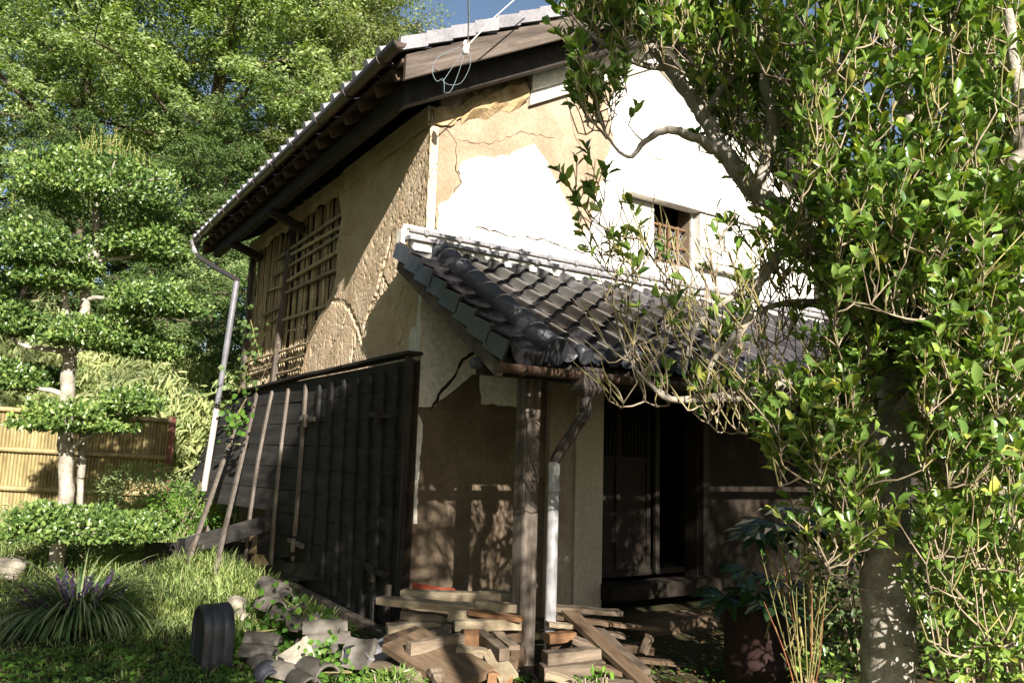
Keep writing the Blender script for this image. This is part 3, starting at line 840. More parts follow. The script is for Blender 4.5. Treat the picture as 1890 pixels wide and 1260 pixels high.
def tile_field(mb, O, ud, sd, ncol, nrow, pitch, course, lip=0.03):
    """overlapping tiles: O lower left corner, ud along the eave, sd up the slope"""
    O = Vector(O); ud = Vector(ud).normalized(); sd = Vector(sd).normalized()
    nn = ud.cross(sd).normalized()
    if nn.z < 0: nn = -nn
    for r in range(nrow):
        for c in range(ncol):
            jx = rnd.uniform(-.004, .004); jz = rnd.uniform(-.004, .004); js = rnd.uniform(-.008, .008); tw = rnd.uniform(-.006, .006)
            base = O + ud * (c * pitch + jx) + sd * (r * course + js) + nn * jz
            F0 = []; F1 = []; L = []
            for t, h in PROF:
                e = 0.012 * abs(math.sin(math.pi * t / .62)) if t < .62 else 0
                f = base + ud * (t * pitch) - sd * e + nn * (h + lip + tw * t)
                F0.append(f)
                F1.append(base + ud * (t * pitch) + sd * (course + .03) + nn * (h + .001))
                L.append(f - nn * (lip + 0.006) + sd * .004)
            mb.grid([F0, F1]); mb.grid([L, F0], False)

def cap_tile(mb, a, b, r0, r1, n=10, arc=math.pi * 1.12, nn=(0, 0, 1)):
    """half round cover from a to b with a raised collar at the far end"""
    a = Vector(a); b = Vector(b); d = (b - a).normalized(); nn = Vector(nn); nn = (nn - d * nn.dot(d)).normalized(); s = d.cross(nn)
    rows = []
    L = (b - a).length
    for pos, r in ((0, r0 * .9), (0.004, r0), (L - .052, r1), (L - .05, r1 + .012), (L - .042, r1 + .016), (L - .018, r1 + .016), (L - .010, r1 + .012), (L, r1 + .004)):
        rows.append([a + d * pos + (s * math.cos(q) + nn * math.sin(q)) * r for q in np.linspace(math.pi / 2 - arc / 2, math.pi / 2 + arc / 2, n + 1)])
    mb.grid(rows)

SL = 0.55
def main_roof():
    zt = lambda x: 5.13 + SL * (x + 0.66)            # tile plane, left slope
    rx = 3.0
    sd = Vector((1, 0, SL)).normalized(); run = (rx + .66) / sd.x
    mb = MB()
    nrow = int(run / .27); course = run / nrow
    tile_field(mb, (-.68, -.66, zt(-.68)), (0, 1, 0), sd, 28, nrow, .288, course)
    sd2 = Vector((-1, 0, SL)).normalized()
    tile_field(mb, (6.68, -.66, zt(-.68)), (0, 1, 0), sd2, 28, nrow, .288, course)
    mb.build("roof_tiles", M_TILE, house, fix=False)
    for c in range(28):                                # round tile ends along the eave
        mb = MB(); y = -.66 + .288 * (c + .81)
        mb.tube([(-.775, y, zt(-.72) + .028), (-.74, y, zt(-.72) + .038), (-.55, y, zt(-.55) + .05)], [.052, .055, .045], 12)
        mb.build("eave_tile_end", M_TILE_PALE, house)
    mb = MB()                                          # verge tiles on the gable
    for side in (0, 1):
        for r in range(nrow):
            x0 = -.68 + r * course * sd.x; x1 = x0 + (course + .025) * sd.x
            lift = .022
            q = [(x0, zt(x0) - .075 + lift), (x1, zt(x1) - .075), (x1, zt(x1) + .052), (x0, zt(x0) + .052 + lift)]
            if side: q = [(6.0 - a, b) for a, b in q]
            mb.prism(q, lambda a, b, t: (a, -.66 - t, b), -.02 if r % 1 == 0 else 0, .03 + rnd.uniform(-.003, .003))
    mb.build("verge_tiles", M_TILE_PALE, house)
    mb = MB(); mb.beam((rx, -.75, zt(rx) + .10), (rx, 7.4, zt(rx) + .10), .30, .26, warp=.004, seg=20); mb.tube([(rx, -.8, zt(rx) + .25), (rx, 7.45, zt(rx) + .25)], .09, 12)
    mb.build("roof_ridge", M_TILE, house)
    zb = lambda x: 4.88 + .56 * (x + .52)              # bargeboard bottom
    def rake(mb, x0, y0, y1, lo, hi, z=zb, far=0.0):
        for side in (0, 1):
            q = [(x0, z(x0) + lo), (rx + (-.001 if not side else -.001), z(rx) + lo), (rx - .001, z(rx) + hi), (x0, z(x0) + hi)]
            if side: q = [(6.0 - a, b) for a, b in q]
            mb.prism(q, lambda a, b, t: (a, t, b), y0, y1)
    mb = MB(); rake(mb, -.60, -.645, -.60, 0.0, .232); mb.build("bargeboard", M_FASCIA, house)
    mb = MB(); rake(mb, -.60, 7.34, 7.38, 0.0, .232); mb.build("bargeboard", M_FASCIA, house)
    zd = lambda x: 4.74 + .545 * (x + .46)
    mb = MB(); rake(mb, -.47, -.36, -.22, 0.0, .24, zd); rake(mb, -.1, -.22, -.10, .16, .34, zd); mb.build("verge_rafter", M_DARKWOOD, house)
    # soffit boards
    mb = MB()
    for side in (0, 1):
        q = [(-.62, zb(-.62) + .18), (rx - .001, zb(rx) + .18), (rx - .001, zb(rx) + .225), (-.62, zb(-.62) + .225)]
        if side: q = [(6.0 - a, b) for a, b in q]
        mb.prism(q, lambda a, b, t: (a, t, b), -.598, 7.34)
    mb.build("roof_boards", M_RAFTER, house)
    for i in range(20):
        y = -.42 + i * .40
        m = MB(); m.beam((-.61, y, zb(-.61) + .125), (0.5, y, zb(.5) + .125), .055, .10, warp=.003, seg=4); m.build("rafter", M_RAFTER, house)
    for i in range(20):
        y = -.42 + i * .40
        if i % 4 == 0:
            m = MB(); m.beam((6.61, y, zb(-.61) + .125), (5.5, y, zb(.5) + .125), .055, .10, warp=.003, seg=4); m.build("rafter", M_RAFTER, house)
    m = MB(); m.beam((-.40, -.34, 4.90), (-.40, 7.2, 4.88), .11, .16, warp=.004, seg=10); m.build("eave_purlin", M_DARKWOOD, house)
    for y in (3.9, 6.0):
        m = MB(); m.beam((0.05, y, 4.62), (-.46, y, 4.80), .10, .12, warp=.003, seg=3); m.build("eave_bracket", M_DARKWOOD, house)
    # gutter along the eave
    mb = MB()
    rows = []
    ys = np.linspace(-.80, 7.42, 40)
    for y in ys:
        z = 5.075 - .010 * math.sin(y * .9)
        rows.append([(-.735 + .062 * math.cos(a), y, z + .062 * math.sin(a)) for a in np.linspace(math.pi * .98, math.pi * 2.02, 11)])
    mb.grid(rows)
    mb.grid([[(-.735 + .058 * math.cos(a), y, 5.075 - .010 * math.sin(y * .9) + .058 * math.sin(a)) for a in np.linspace(math.pi * .98, math.pi * 2.02, 11)] for y in ys])
    for y in (-.795, 7.41):
        mb.prism([(-.735 + .061 * math.cos(a), 5.075 + .061 * math.sin(a)) for a in np.linspace(math.pi, 2 * math.pi, 11)], lambda a, b, t: (a, y + t, b), 0, .006)
    g = mb.build("eave_gutter", M_GUTTER, house)
    for y in np.arange(-.45, 7.4, .8):
        m = MB(); m.tube([(-.60, y, 5.02)] + [(-.735 + .07 * math.cos(a), y, 5.07 + .07 * math.sin(a)) for a in np.linspace(math.pi * 2, math.pi, 8)], .008, 5); m.build("gutter_hook", M_PIPE_DARK, g)
    # leader and downspout at the far end
    mb = MB(); mb.tube([(-.735, 7.36, 5.06), (-.735, 7.36, 4.98)], [.10, .07], 10); mb.tube([(-.735, 7.36, 4.98), (-.73, 7.3, 4.82)], .055, 10); mb.build("gutter_outlet", M_PIPE, house)
    dp = MB()
    p1 = Vector((-.73, 7.3, 4.82)); p2 = px(437, 520, 11.6); p3 = px(416, 655, 11.35); p4 = px(401, 748, 11.2); p5 = px(384, 855, 11.0); p6 = px(376, 905, 10.95)
    dp.tube([p1, p1.lerp(p2, .5), p2 + Vector((0, 0, .03))], .042, 10); dp.build("downspout_elbow", M_PIPE_DARK, house)
    m = MB(); m.tube([p2, p2.lerp(p3, .5), p3, p3 + (p3 - p2).normalized() * .02, p4], [.045, .045, .045, .041, .041], 12); m.build("downspout", M_PIPE_MID, house)
    m = MB(); m.tube([p4, p5, p6], .043, 12); o = m.build("downspout", M_PIPE_PALE, house); o["label"] = "bleached lower length of the leaning downspout"

def lean_to():
    """tiled lean-to roof over the doorway, on posts"""
    y0, z0 = -1.97, 2.345
    sd = Vector((0, 1.93, 1.165)).normalized(); run = 1.93 / sd.y
    nrow = 8; course = run / nrow
    nn = Vector((1, 0, 0)).cross(sd).normalized()
    at = lambda x, s, h=0.0: Vector((x, y0, z0)) + sd * s + nn * h
    mb = MB()
    tile_field(mb, (.14, y0, z0), (1, 0, 0), sd, 20, nrow, .293, course, .032)
    mb.build("lean_to_tiles", M_TILE, house, fix=False)
    mb = MB()
    for r in range(nrow):                               # verge tiles: round-fronted pan with a side skirt
        lift = .052
        big = .02 if r == 0 else 0
        s0 = r * course; s1 = s0 + course + .035
        rows = []
        for j in range(7):
            row = []
            for i in range(11):
                t = i / 10
                x = -.30 + .37 * t
                front = s0 + .03 - .11 * math.sin(math.pi * min(1, t * 1.02)) ** .6 - big
                s = front + (s1 - front) * (j / 6)
                h = .012 - .035 * math.sin(math.pi * min(1, t * 1.1)) + lift * (1 - j / 6) + (.02 if i == 0 else 0)
                row.append(at(x, s, h))
            rows.append(row)
        mb.grid(rows)
        drop = .14 if r == 0 else .036
        mb.grid([[p - nn * drop * (math.sin(math.pi * i / 10) ** .5 if r == 0 else 1) + sd * .004 for i, p in enumerate(rows[0])], rows[0]], False)
        q0 = s0 - .01; q1 = s1 - .012
        pr = [(q0, .022 + lift), (q1, .02), (q1, -.125), (q0, -.125 + lift * .8)]
        mb.prism(pr, lambda a, b, t: at(-.30 - t, a, b), -.004, .016 + .007 * (r % 2))
    mb.build("lean_to_verge_tiles", M_TILE, house)
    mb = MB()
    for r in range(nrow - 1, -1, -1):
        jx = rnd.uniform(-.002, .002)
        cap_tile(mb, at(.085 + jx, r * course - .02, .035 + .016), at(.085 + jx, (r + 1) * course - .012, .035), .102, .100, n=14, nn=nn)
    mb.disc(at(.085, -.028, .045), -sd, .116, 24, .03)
    mb.build("lean_to_verge_roll", M_TILE_BLUE, house)  # blue base puts the sky's reflection into the roll's colour
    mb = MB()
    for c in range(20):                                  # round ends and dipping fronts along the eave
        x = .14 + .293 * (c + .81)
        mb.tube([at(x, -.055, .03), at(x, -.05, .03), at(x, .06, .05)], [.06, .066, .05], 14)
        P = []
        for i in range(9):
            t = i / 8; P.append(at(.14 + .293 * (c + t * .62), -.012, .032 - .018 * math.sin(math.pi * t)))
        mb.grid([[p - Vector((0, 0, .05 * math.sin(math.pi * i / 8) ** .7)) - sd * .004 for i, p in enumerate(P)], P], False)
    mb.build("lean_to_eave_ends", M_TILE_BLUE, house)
    # wall flashing: mortar, two courses of flat tiles with knobs
    mb = MB(); mb.box((-.20, -.15, 3.47), (6.0, -.02, 3.575)); mb.box((-.24, -.10, 3.615), (6.0, -.02, 3.66)); mb.box((-.26, -.03, 3.69), (6.0, -.017, 3.735)); mb.box((-.29, -.06, 3.52), (-.24, 0.05, 3.68))
    mb.build("flashing_mortar", M_WHITE, house)
    mb = MB()
    for k, (z, dep, off) in enumerate(((3.578, .19, 0.0), (3.663, .13, .18))):
        x = -.26 + (0 if k == 0 else .02)
        first = True
        while x < 6.0:
            x2 = x + (.36 if not (first and off) else off)
            first = False
            mb.prism([(x + .002, z), (x2 - .002, z), (x2 - .002, z + .034), (x + .002, z + .034)], lambda a, b, t: (a, -t, b - t * .12), 0.02, dep + rnd.uniform(-.003, .003))
            mb.tube([(x2, -dep + .03, z + .02 - dep * .1), (x2, -dep - .012, z + .015 - dep * .12)], .03, 10)
            x = x2
    mb.build("flashing_tiles", M_TILE_PALE, house)
    # timber below
    m = MB(); m.beam((-.27, -.02, 3.34), (-.27, -1.86, 2.20), .045, .11, warp=.004, seg=6); m.build("lean_to_bargeboard", M_POST, house)
    m = MB(); m.prism([(-1.90, z0 - .10), (-.0, z0 - .10 + 1.165), (-.0, z0 - .055 + 1.165), (-1.90, z0 - .055)], lambda a, b, t: (t, a, b), -.25, 6.0); m.build("lean_to_boards", M_DARKWOOD, house)
    for i in range(15):
        x = -.1 + i * .42
        m = MB(); m.beam((x, -1.85, z0 - .13 + .07), (x, -.02, z0 - .13 + 1.13), .05, .075, warp=.002, seg=3); m.build("lean_to_rafter", M_DARKWOOD, house)
    m = MB(); m.beam((-.26, -1.55, 2.28), (6.0, -1.55, 2.28), .13, .17, warp=.004, seg=10); m.build("lean_to_beam", M_DARKWOOD, house)
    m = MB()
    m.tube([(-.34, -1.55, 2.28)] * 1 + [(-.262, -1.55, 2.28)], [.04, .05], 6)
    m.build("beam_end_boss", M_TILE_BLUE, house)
    for x in (.19, 5.85):
        m = MB(); m.beam((x, -1.55, -.12), (x, -1.55, 2.195), .145, .145, up=(1, 0, 0), warp=.003, seg=10); m.build("lean_to_post", M_POST, house)
    # lean-to gutter with box head and downspout
    yc, zc, r = -2.03, 2.225, .058
    mb = MB()
    for rr in (r, r - .005):
        mb.grid([[(x, yc + rr * math.cos(a), zc - .002 * x + rr * math.sin(a)) for a in np.linspace(math.pi * .97, math.pi * 2.03, 11)] for x in np.linspace(-.42, 6.1, 30)])
    mb.prism([(yc + r * math.cos(a), zc + r * math.sin(a)) for a in np.linspace(math.pi, 2 * math.pi, 11)], lambda a, b, t: (-.42 + t, a, b), 0, .008)
    g = mb.build("lean_to_gutter", M_RUSTGUT, house)
    for x in np.arange(-.2, 6, .75):
        m = MB(); m.tube([(x, -1.88, 2.24)] + [(x, yc + .066 * math.cos(a), zc + .066 * math.sin(a)) for a in np.linspace(math.pi * 2, math.pi, 8)], .006, 5); m.build("gutter_hook", M_PIPE_DARK, g)
    hx = .38
    m = MB()
    def rect(z, a, b): return [(hx - a, yc - b, z), (hx + a, yc - b, z), (hx + a, yc + b, z), (hx - a, yc + b, z)]
    levels = [(2.25, .085, .08), (2.10, .085, .08), (2.075, .07, .066), (2.05, .045, .045)]
    vs = [p for l in levels for p in rect(*l)]
    m.add(vs, [(i * 4 + k, i * 4 + (k + 1) % 4, i * 4 + 4 + (k + 1) % 4, i * 4 + 4 + k) for i in range(3) for k in range(4)] + [(12, 13, 14, 15)])
    m.box((hx - .095, yc - .09, 2.235), (hx + .095, yc + .09, 2.262))
    m.build("gutter_box", M_PIPE_DARK, house)
    m = MB(); m.tube([(hx, yc, 2.06), (hx, yc, 1.95), (hx, yc + .01, 1.90), (hx - .03, yc + .06, 1.84), (.34, -1.74, 1.60), (.325, -1.72, 1.54)], .043, 12); m.tube([(hx, yc, 1.99), (hx, yc, 1.94)], .05, 12); m.build("downspout_elbow", M_PIPE_DARK, house)
    m = MB(); m.tube([(.325, -1.72, 1.56), (.325, -1.72, 1.34)], .047, 14); m.tube([(.325, -1.72, 1.36), (.325, -1.72, 1.335)], .055, 14); m.tube([(.325, -1.72, 1.34), (.32, -1.725, -.1)], .044, 14)
    m.build("downspout", M_PIPE, house)

def doorway():
    mb = MB()
    mb.box((1.48, -.07, .0), (1.80, -.002, 2.45)); mb.build("door_pilaster", M_JAMB, house)
    mb = MB(); mb.box((1.803, -.10, .0), (2.17, -.002, 2.45)); mb.build("door_jamb", M_CREAM, house)
    m = MB(); m.beam((3.755, -.03, -.1), (3.755, -.03, 2.45), .12, .10, up=(1, 0, 0), warp=.003, seg=6); m.build("door_post", M_DARKPOST, house)
    m = MB(); m.beam((3.19, .16, .33), (3.19, .16, 2.45), .05, .06, up=(1, 0, 0), warp=.002, seg=4); m.build("inner_post", M_DARKPOST, house)
    d = MB()
    d.box((2.18, .24, .36), (3.16, .27, .95))
    for x in (2.18, 2.63, 3.10): d.box((x, .22, .36), (x + .06, .28, 2.4))
    for z in (.36, .95, 1.55, 2.34): d.box((2.242, .225, z), (3.098, .275, z + .07))
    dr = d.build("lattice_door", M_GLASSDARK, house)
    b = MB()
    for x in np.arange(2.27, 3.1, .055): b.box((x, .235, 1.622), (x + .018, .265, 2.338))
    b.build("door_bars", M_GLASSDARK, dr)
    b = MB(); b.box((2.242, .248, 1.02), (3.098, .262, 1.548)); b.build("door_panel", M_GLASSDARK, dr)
    m = MB(); m.beam((2.16, -.16, .22), (3.75, -.16, .22), .28, .16, warp=.004, seg=6); m.build("door_sill", M_SHADED, house)

main_roof(); lean_to(); doorway()
# ------------------------------------------------------------------ main evergreen on the right
def spline(pts, per=5):
    P = [np.array(p, float) for p in pts]
    out = []
    for i in range(len(P) - 1):
        a = P[max(i - 1, 0)]; b = P[i]; c = P[i + 1]; d = P[min(i + 2, len(P) - 1)]
        for k in range(per):
            t = k / per
            out.append(.5 * ((2 * b) + (-a + c) * t + (2 * a - 5 * b + 4 * c - d) * t * t + (-a + 3 * b - 3 * c + d) * t ** 3))
    out.append(P[-1])
    return out

def limb(mb, spec, n=9, per=5, wob=.012, jit=.06):
    """spec: list of (px x, px y, distance, radius); returns skeleton points with radii"""
    P = spline([(*px(a, b, d), r) for a, b, d, r in spec], per)
    pts = []; rad = []
    for i, p in enumerate(P):
        w = wob * min(1, p[3] / .05) if 0 < i < len(P) - 1 else 0
        pts.append(Vector(p[:3]) + Vector((rnd.uniform(-w, w), rnd.uniform(-w, w), rnd.uniform(-w, w)))); rad.append(max(.003, p[3] * (1 + rnd.uniform(-.05, .07))))
    mb.tube(pts, rad, n, jit=jit)
    return [(p, r) for p, r in zip(pts, rad)]

def garden_tree():
    base = px(1640, 1345, 4.85)
    base.z = gz(base.x, base.y)
    root = thing("evergreen_tree", "tall glossy-leaved evergreen with pale mottled trunk and crooked limbs before the gable", "tree", base)
    mb = MB(); SK = []
    trunk = [(1632, 1400, 4.85, .20), (1638, 1330, 4.85, .175), (1640, 1150, 4.85, .155), (1632, 960, 4.85, .145), (1642, 820, 4.85, .14), (1660, 700, 4.85, .125), (1640, 610, 4.9, .115), (1565, 510, 5.0, .10), (1475, 425, 5.05, .082), (1395, 352, 5.1, .070), (1340, 290, 5.1, .058), (1300, 215, 5.15, .048), (1240, 130, 5.2, .045), (1190, 70, 5.2, .03), (1150, 10, 5.2, .02)]
    SK += limb(mb, trunk, 14, 6, .012, .05)
    limbs = [
        [(1650, 745, 4.8, .07), (1600, 680, 4.7, .06), (1550, 640, 4.65, .05)][:0] or [(1655, 680, 4.82, .07), (1590, 640, 4.72, .055), (1545, 640, 4.68, .046), (1525, 672, 4.66, .043), (1475, 702, 4.65, .040), (1400, 722, 4.64, .036), (1330, 733, 4.64, .030), (1240, 737, 4.64, .020), (1205, 715, 4.64, .012), (1165, 668, 4.62, .009), (1140, 600, 4.62, .006)],
        [(1240, 737, 4.64, .016), (1190, 690, 4.7, .010), (1150, 560, 4.75, .006)],
        [(1660, 700, 4.83, .09), (1715, 540, 4.6, .07), (1705, 320, 4.6, .055), (1655, 130, 4.7, .04), (1640, -40, 4.8, .03)],
        [(1665, 720, 4.8, .08), (1760, 600, 4.45, .06), (1840, 440, 4.3, .05), (1880, 240, 4.3, .04), (1860, 20, 4.4, .025)],
        [(1645, 850, 4.8, .055), (1700, 872, 4.6, .038), (1765, 897, 4.4, .032), (1895, 905, 4.25, .028), (2000, 880, 4.2, .02)],
        [(1640, 900, 4.75, .04), (1590, 880, 4.55, .028), (1530, 800, 4.4, .016), (1500, 700, 4.4, .01)],
        [(1650, 780, 4.8, .05), (1720, 700, 4.5, .04), (1790, 690, 4.3, .03), (1900, 610, 4.2, .02)],
        [(1395, 352, 5.1, .05), (1425, 240, 5.0, .04), (1405, 110, 5.0, .03), (1420, -20, 5.05, .02)],
        [(1340, 290, 5.1, .035), (1290, 258, 5.0, .030), (1232, 240, 4.95, .026), (1190, 262, 4.92, .020), (1160, 290, 4.9, .012), (1120, 250, 4.9, .008), (1100, 190, 4.95, .006)],
        [(1475, 425, 5.05, .055), (1520, 270, 4.9, .045), (1565, 110, 4.9, .035), (1560, -30, 4.95, .02)],
        [(1300, 215, 5.15, .03), (1345, 150, 5.1, .025), (1400, 120, 5.0, .016)],
        [(1565, 510, 5.0, .05), (1480, 470, 4.8, .04), (1440, 470, 4.7, .034), (1400, 520, 4.65, .030), (1330, 560, 4.6, .020), (1280, 610, 4.6, .014), (1262, 700, 4.62, .010)],
        [(1400, 520, 4.65, .028), (1375, 600, 4.6, .022), (1320, 660, 4.6, .017), (1292, 735, 4.62, .014)],
        [(1545, 560, 4.9, .04), (1440, 560, 4.7, .018), (1350, 590, 4.65, .012), (1240, 520, 4.7, .008), (1180, 440, 4.75, .006)],
        [(1240, 130, 5.2, .025), (1160, 110, 5.1, .018), (1085, 60, 5.05, .012), (1050, 20, 5.0, .008)],
        [(1660, 640, 4.85, .06), (1600, 420, 4.75, .045), (1620, 250, 4.7, .03)],
        [(1760, 600, 4.45, .035), (1820, 560, 4.3, .025), (1890, 420, 4.2, .016)],
        [(1640, 1000, 4.8, .035), (1700, 1010, 4.5, .02), (1790, 960, 4.4, .014), (1880, 980, 4.3, .01)],
        [(1645, 930, 4.75, .03), (1560, 930, 4.5, .015), (1510, 860, 4.4, .01)],
    ]
    mb.build("trunk", M_BARK, root)
    for l in limbs:
        mb = MB(); SK += limb(mb, l, 8, 5, .012, .08); mb.build("limb", M_BARK, root)
    SP = np.array([tuple(p) for p, r in SK])
    # regions of shoots: (x0, x1, y0, y1, d0, d1, count, leafiness)
    REG = [(1045, 1250, -60, 50, 4.9, 5.3, 80, .95), (1055, 1200, 50, 130, 4.9, 5.2, 38, .9), (1065, 1165, 150, 250, 4.85, 5.1, 26, .9), (1055, 1155, 310, 400, 4.85, 5.0, 6, .8), (1090, 1180, 380, 500, 4.7, 4.9, 9, .4),
           (1200, 1400, -60, 130, 4.9, 5.4, 110, .9), (1290, 1480, 90, 300, 4.95, 5.5, 115, .85), (1400, 1900, -80, 160, 4.2, 5.2, 300, .95), (1470, 1900, 160, 400, 4.1, 5.1, 270, .85),
           (1370, 1520, 290, 450, 4.95, 5.3, 45, .2), (1530, 1900, 380, 600, 4.0, 4.9, 300, .95), (1540, 1620, 560, 780, 4.3, 4.8, 60, .9), (1690, 1900, 560, 780, 4.0, 4.8, 190, .95), (1500, 1600, 740, 900, 4.2, 4.7, 60, .85), (1690, 1900, 700, 900, 4.0, 4.7, 120, .75), (1590, 1720, 560, 900, 4.95, 5.3, 70, .9),
           (1430, 1560, 790, 900, 4.3, 4.7, 42, .85), (1500, 1590, 880, 1060, 4.2, 4.7, 34, .75), (1700, 1900, 880, 1060, 4.0, 4.7, 70, .75), (1700, 1900, 1000, 1200, 4.0, 4.6, 60, .7), (1480, 1640, 900, 1000, 4.3, 4.6, 30, .7),
           (1110, 1300, 590, 760, 4.55, 4.75, 38, .0), (1230, 1480, 460, 640, 4.5, 4.8, 60, .03), (1300, 1540, 580, 740, 4.5, 4.7, 48, .05), (1300, 1450, 740, 800, 4.55, 4.7, 22, .15), (1110, 1260, 450, 560, 4.6, 4.8, 22, .05), (1400, 1530, 440, 560, 4.5, 4.8, 26, .4)]
    tw = MB(); shoots = MB()
    lp = []; la = []; ln_ = []; ll = []; lw = []
    nodes = SP.copy()
    crown_c = np.array(px(1600, 450, 4.75))
    for x0, x1, y0, y1, d0, d1, cnt, leafy in REG:
        for _ in range(cnt):
            p = np.array(px(rnd.uniform(x0, x1), rnd.uniform(y0, y1), rnd.uniform(d0, d1)))
            dist = np.linalg.norm(nodes - p, axis=1) + np.clip(nodes[:, 2] - p[2] + .10, 0, 1) * 1.2
            q = nodes[int(np.argmin(dist))]
            L = np.linalg.norm(p - q)
            if L > .7: 
                p = q + (p - q) * (.7 / L); L = .7
            nseg = max(2, int(L / .06))
            pts = []
            side = rand_dirs(1)[0] * .05 * L
            for i in range(nseg + 1):
                t = i / nseg
                pts.append(q * (1 - t) + p * t + side * math.sin(math.pi * t) + np.array([0, 0, -.10 * L * math.sin(math.pi * t)]) + NR.normal(size=3) * .004)
            pts = [Vector(v) for v in pts]
            r0 = min(.011, .004 + .012 * L)
            tw.tube(pts, list(np.linspace(r0, .0035, len(pts))), 5, cap=False, jit=.1)
            nodes = np.vstack([nodes, [tuple(v) for v in pts[1:]]])
            # upright shoot(s)
            for k in range(rnd.choice((1, 1, 2, 2, 3)) if leafy > .3 else rnd.choice((1, 2, 3))):
                up = np.array([rnd.gauss(0, .34), rnd.gauss(0, .34), 1.0]) + .25 * unit((p - crown_c)[None])[0]
                up = up / np.linalg.norm(up)
                H = rnd.uniform(.14, .34)
                o = np.array(pts[-1])
                bend = rand_dirs(1)[0] * .05
                Q = [o + up * H * t + bend * t * t for t in np.linspace(0, 1, 5)]
                (shoots if rnd.random() < .55 else tw).tube([Vector(v) for v in Q], [.0046, .0042, .0038, .0034, .0026], 5, cap=False)
                nl = 0
                if rnd.random() < leafy + .05:
                    nl = rnd.randint(4, 10)
                elif rnd.random() < .14:
                    nl = rnd.randint(1, 3)
                for j in range(nl):
                    t = 1 - (rnd.random() ** 1.7) * .75
                    a = j * 2.4 + rnd.uniform(-.4, .4)
                    c = Q[0] * 0 + o + up * H * t + bend * t * t
                    tilt = rnd.uniform(.35, 1.15)
                    s1 = np.cross(up, [0.3, .9, .1]); s1 = s1 / np.linalg.norm(s1); s2 = np.cross(up, s1)
                    ax = up * math.cos(tilt) + (s1 * math.cos(a) + s2 * math.sin(a)) * math.sin(tilt)
                    lp.append(c); la.append(ax); ln_.append(up - ax * (up @ ax) + NR.normal(size=3) * .25)
                    s = rnd.uniform(.055, .118); ll.append(s); lw.append(s * rnd.uniform(.38, .52))
    tw.build("twigs", M_TWIG, root, fix=False)
    shoots.build("shoots", M_SHOOT, root, fix=False)
    leaves_obj("foliage", L_MOCHI, lp, la, ln_, ll, lw, LEAF, root)
    print("mochi leaves", len(lp))
garden_tree()

# ------------------------------------------------------------------ cloud-pruned tree on the left
def pad_leaves(c, rx, ry, rz, n, size, shell=.42):
    d = rand_dirs(n, 0.25)
    r = (1 - NR.random(n) ** 1.5 * shell)[:, None]
    lump = 1 + .16 * np.sin(d[:, :1] * 5 + c[0] * 3) * np.cos(d[:, 2:] * 4 + c[2]) + .12 * np.sin(d[:, 1:2] * 8 + c[2] * 5) + .06 * np.sin(d[:, :1] * 13 + c[2] * 9) + NR.normal(size=(n, 1)) * .05
    d2 = d.copy(); d2[:, 2] = np.where(d2[:, 2] < 0, d2[:, 2] * .22, d2[:, 2])
    pos = np.array(c) + d2 * r * lump * np.array([rx, ry, rz])
    out = unit(d2 * np.array([.6, .6, .8]) + NR.normal(size=(n, 3)) * .8 + np.array([0, 0, .3]))
    nrm = unit(np.array([-.1, -.55, .75]) + NR.normal(size=(n, 3)) * .55)
    ln = NR.uniform(.75, 1.25, n) * size
    return pos, out, nrm, ln

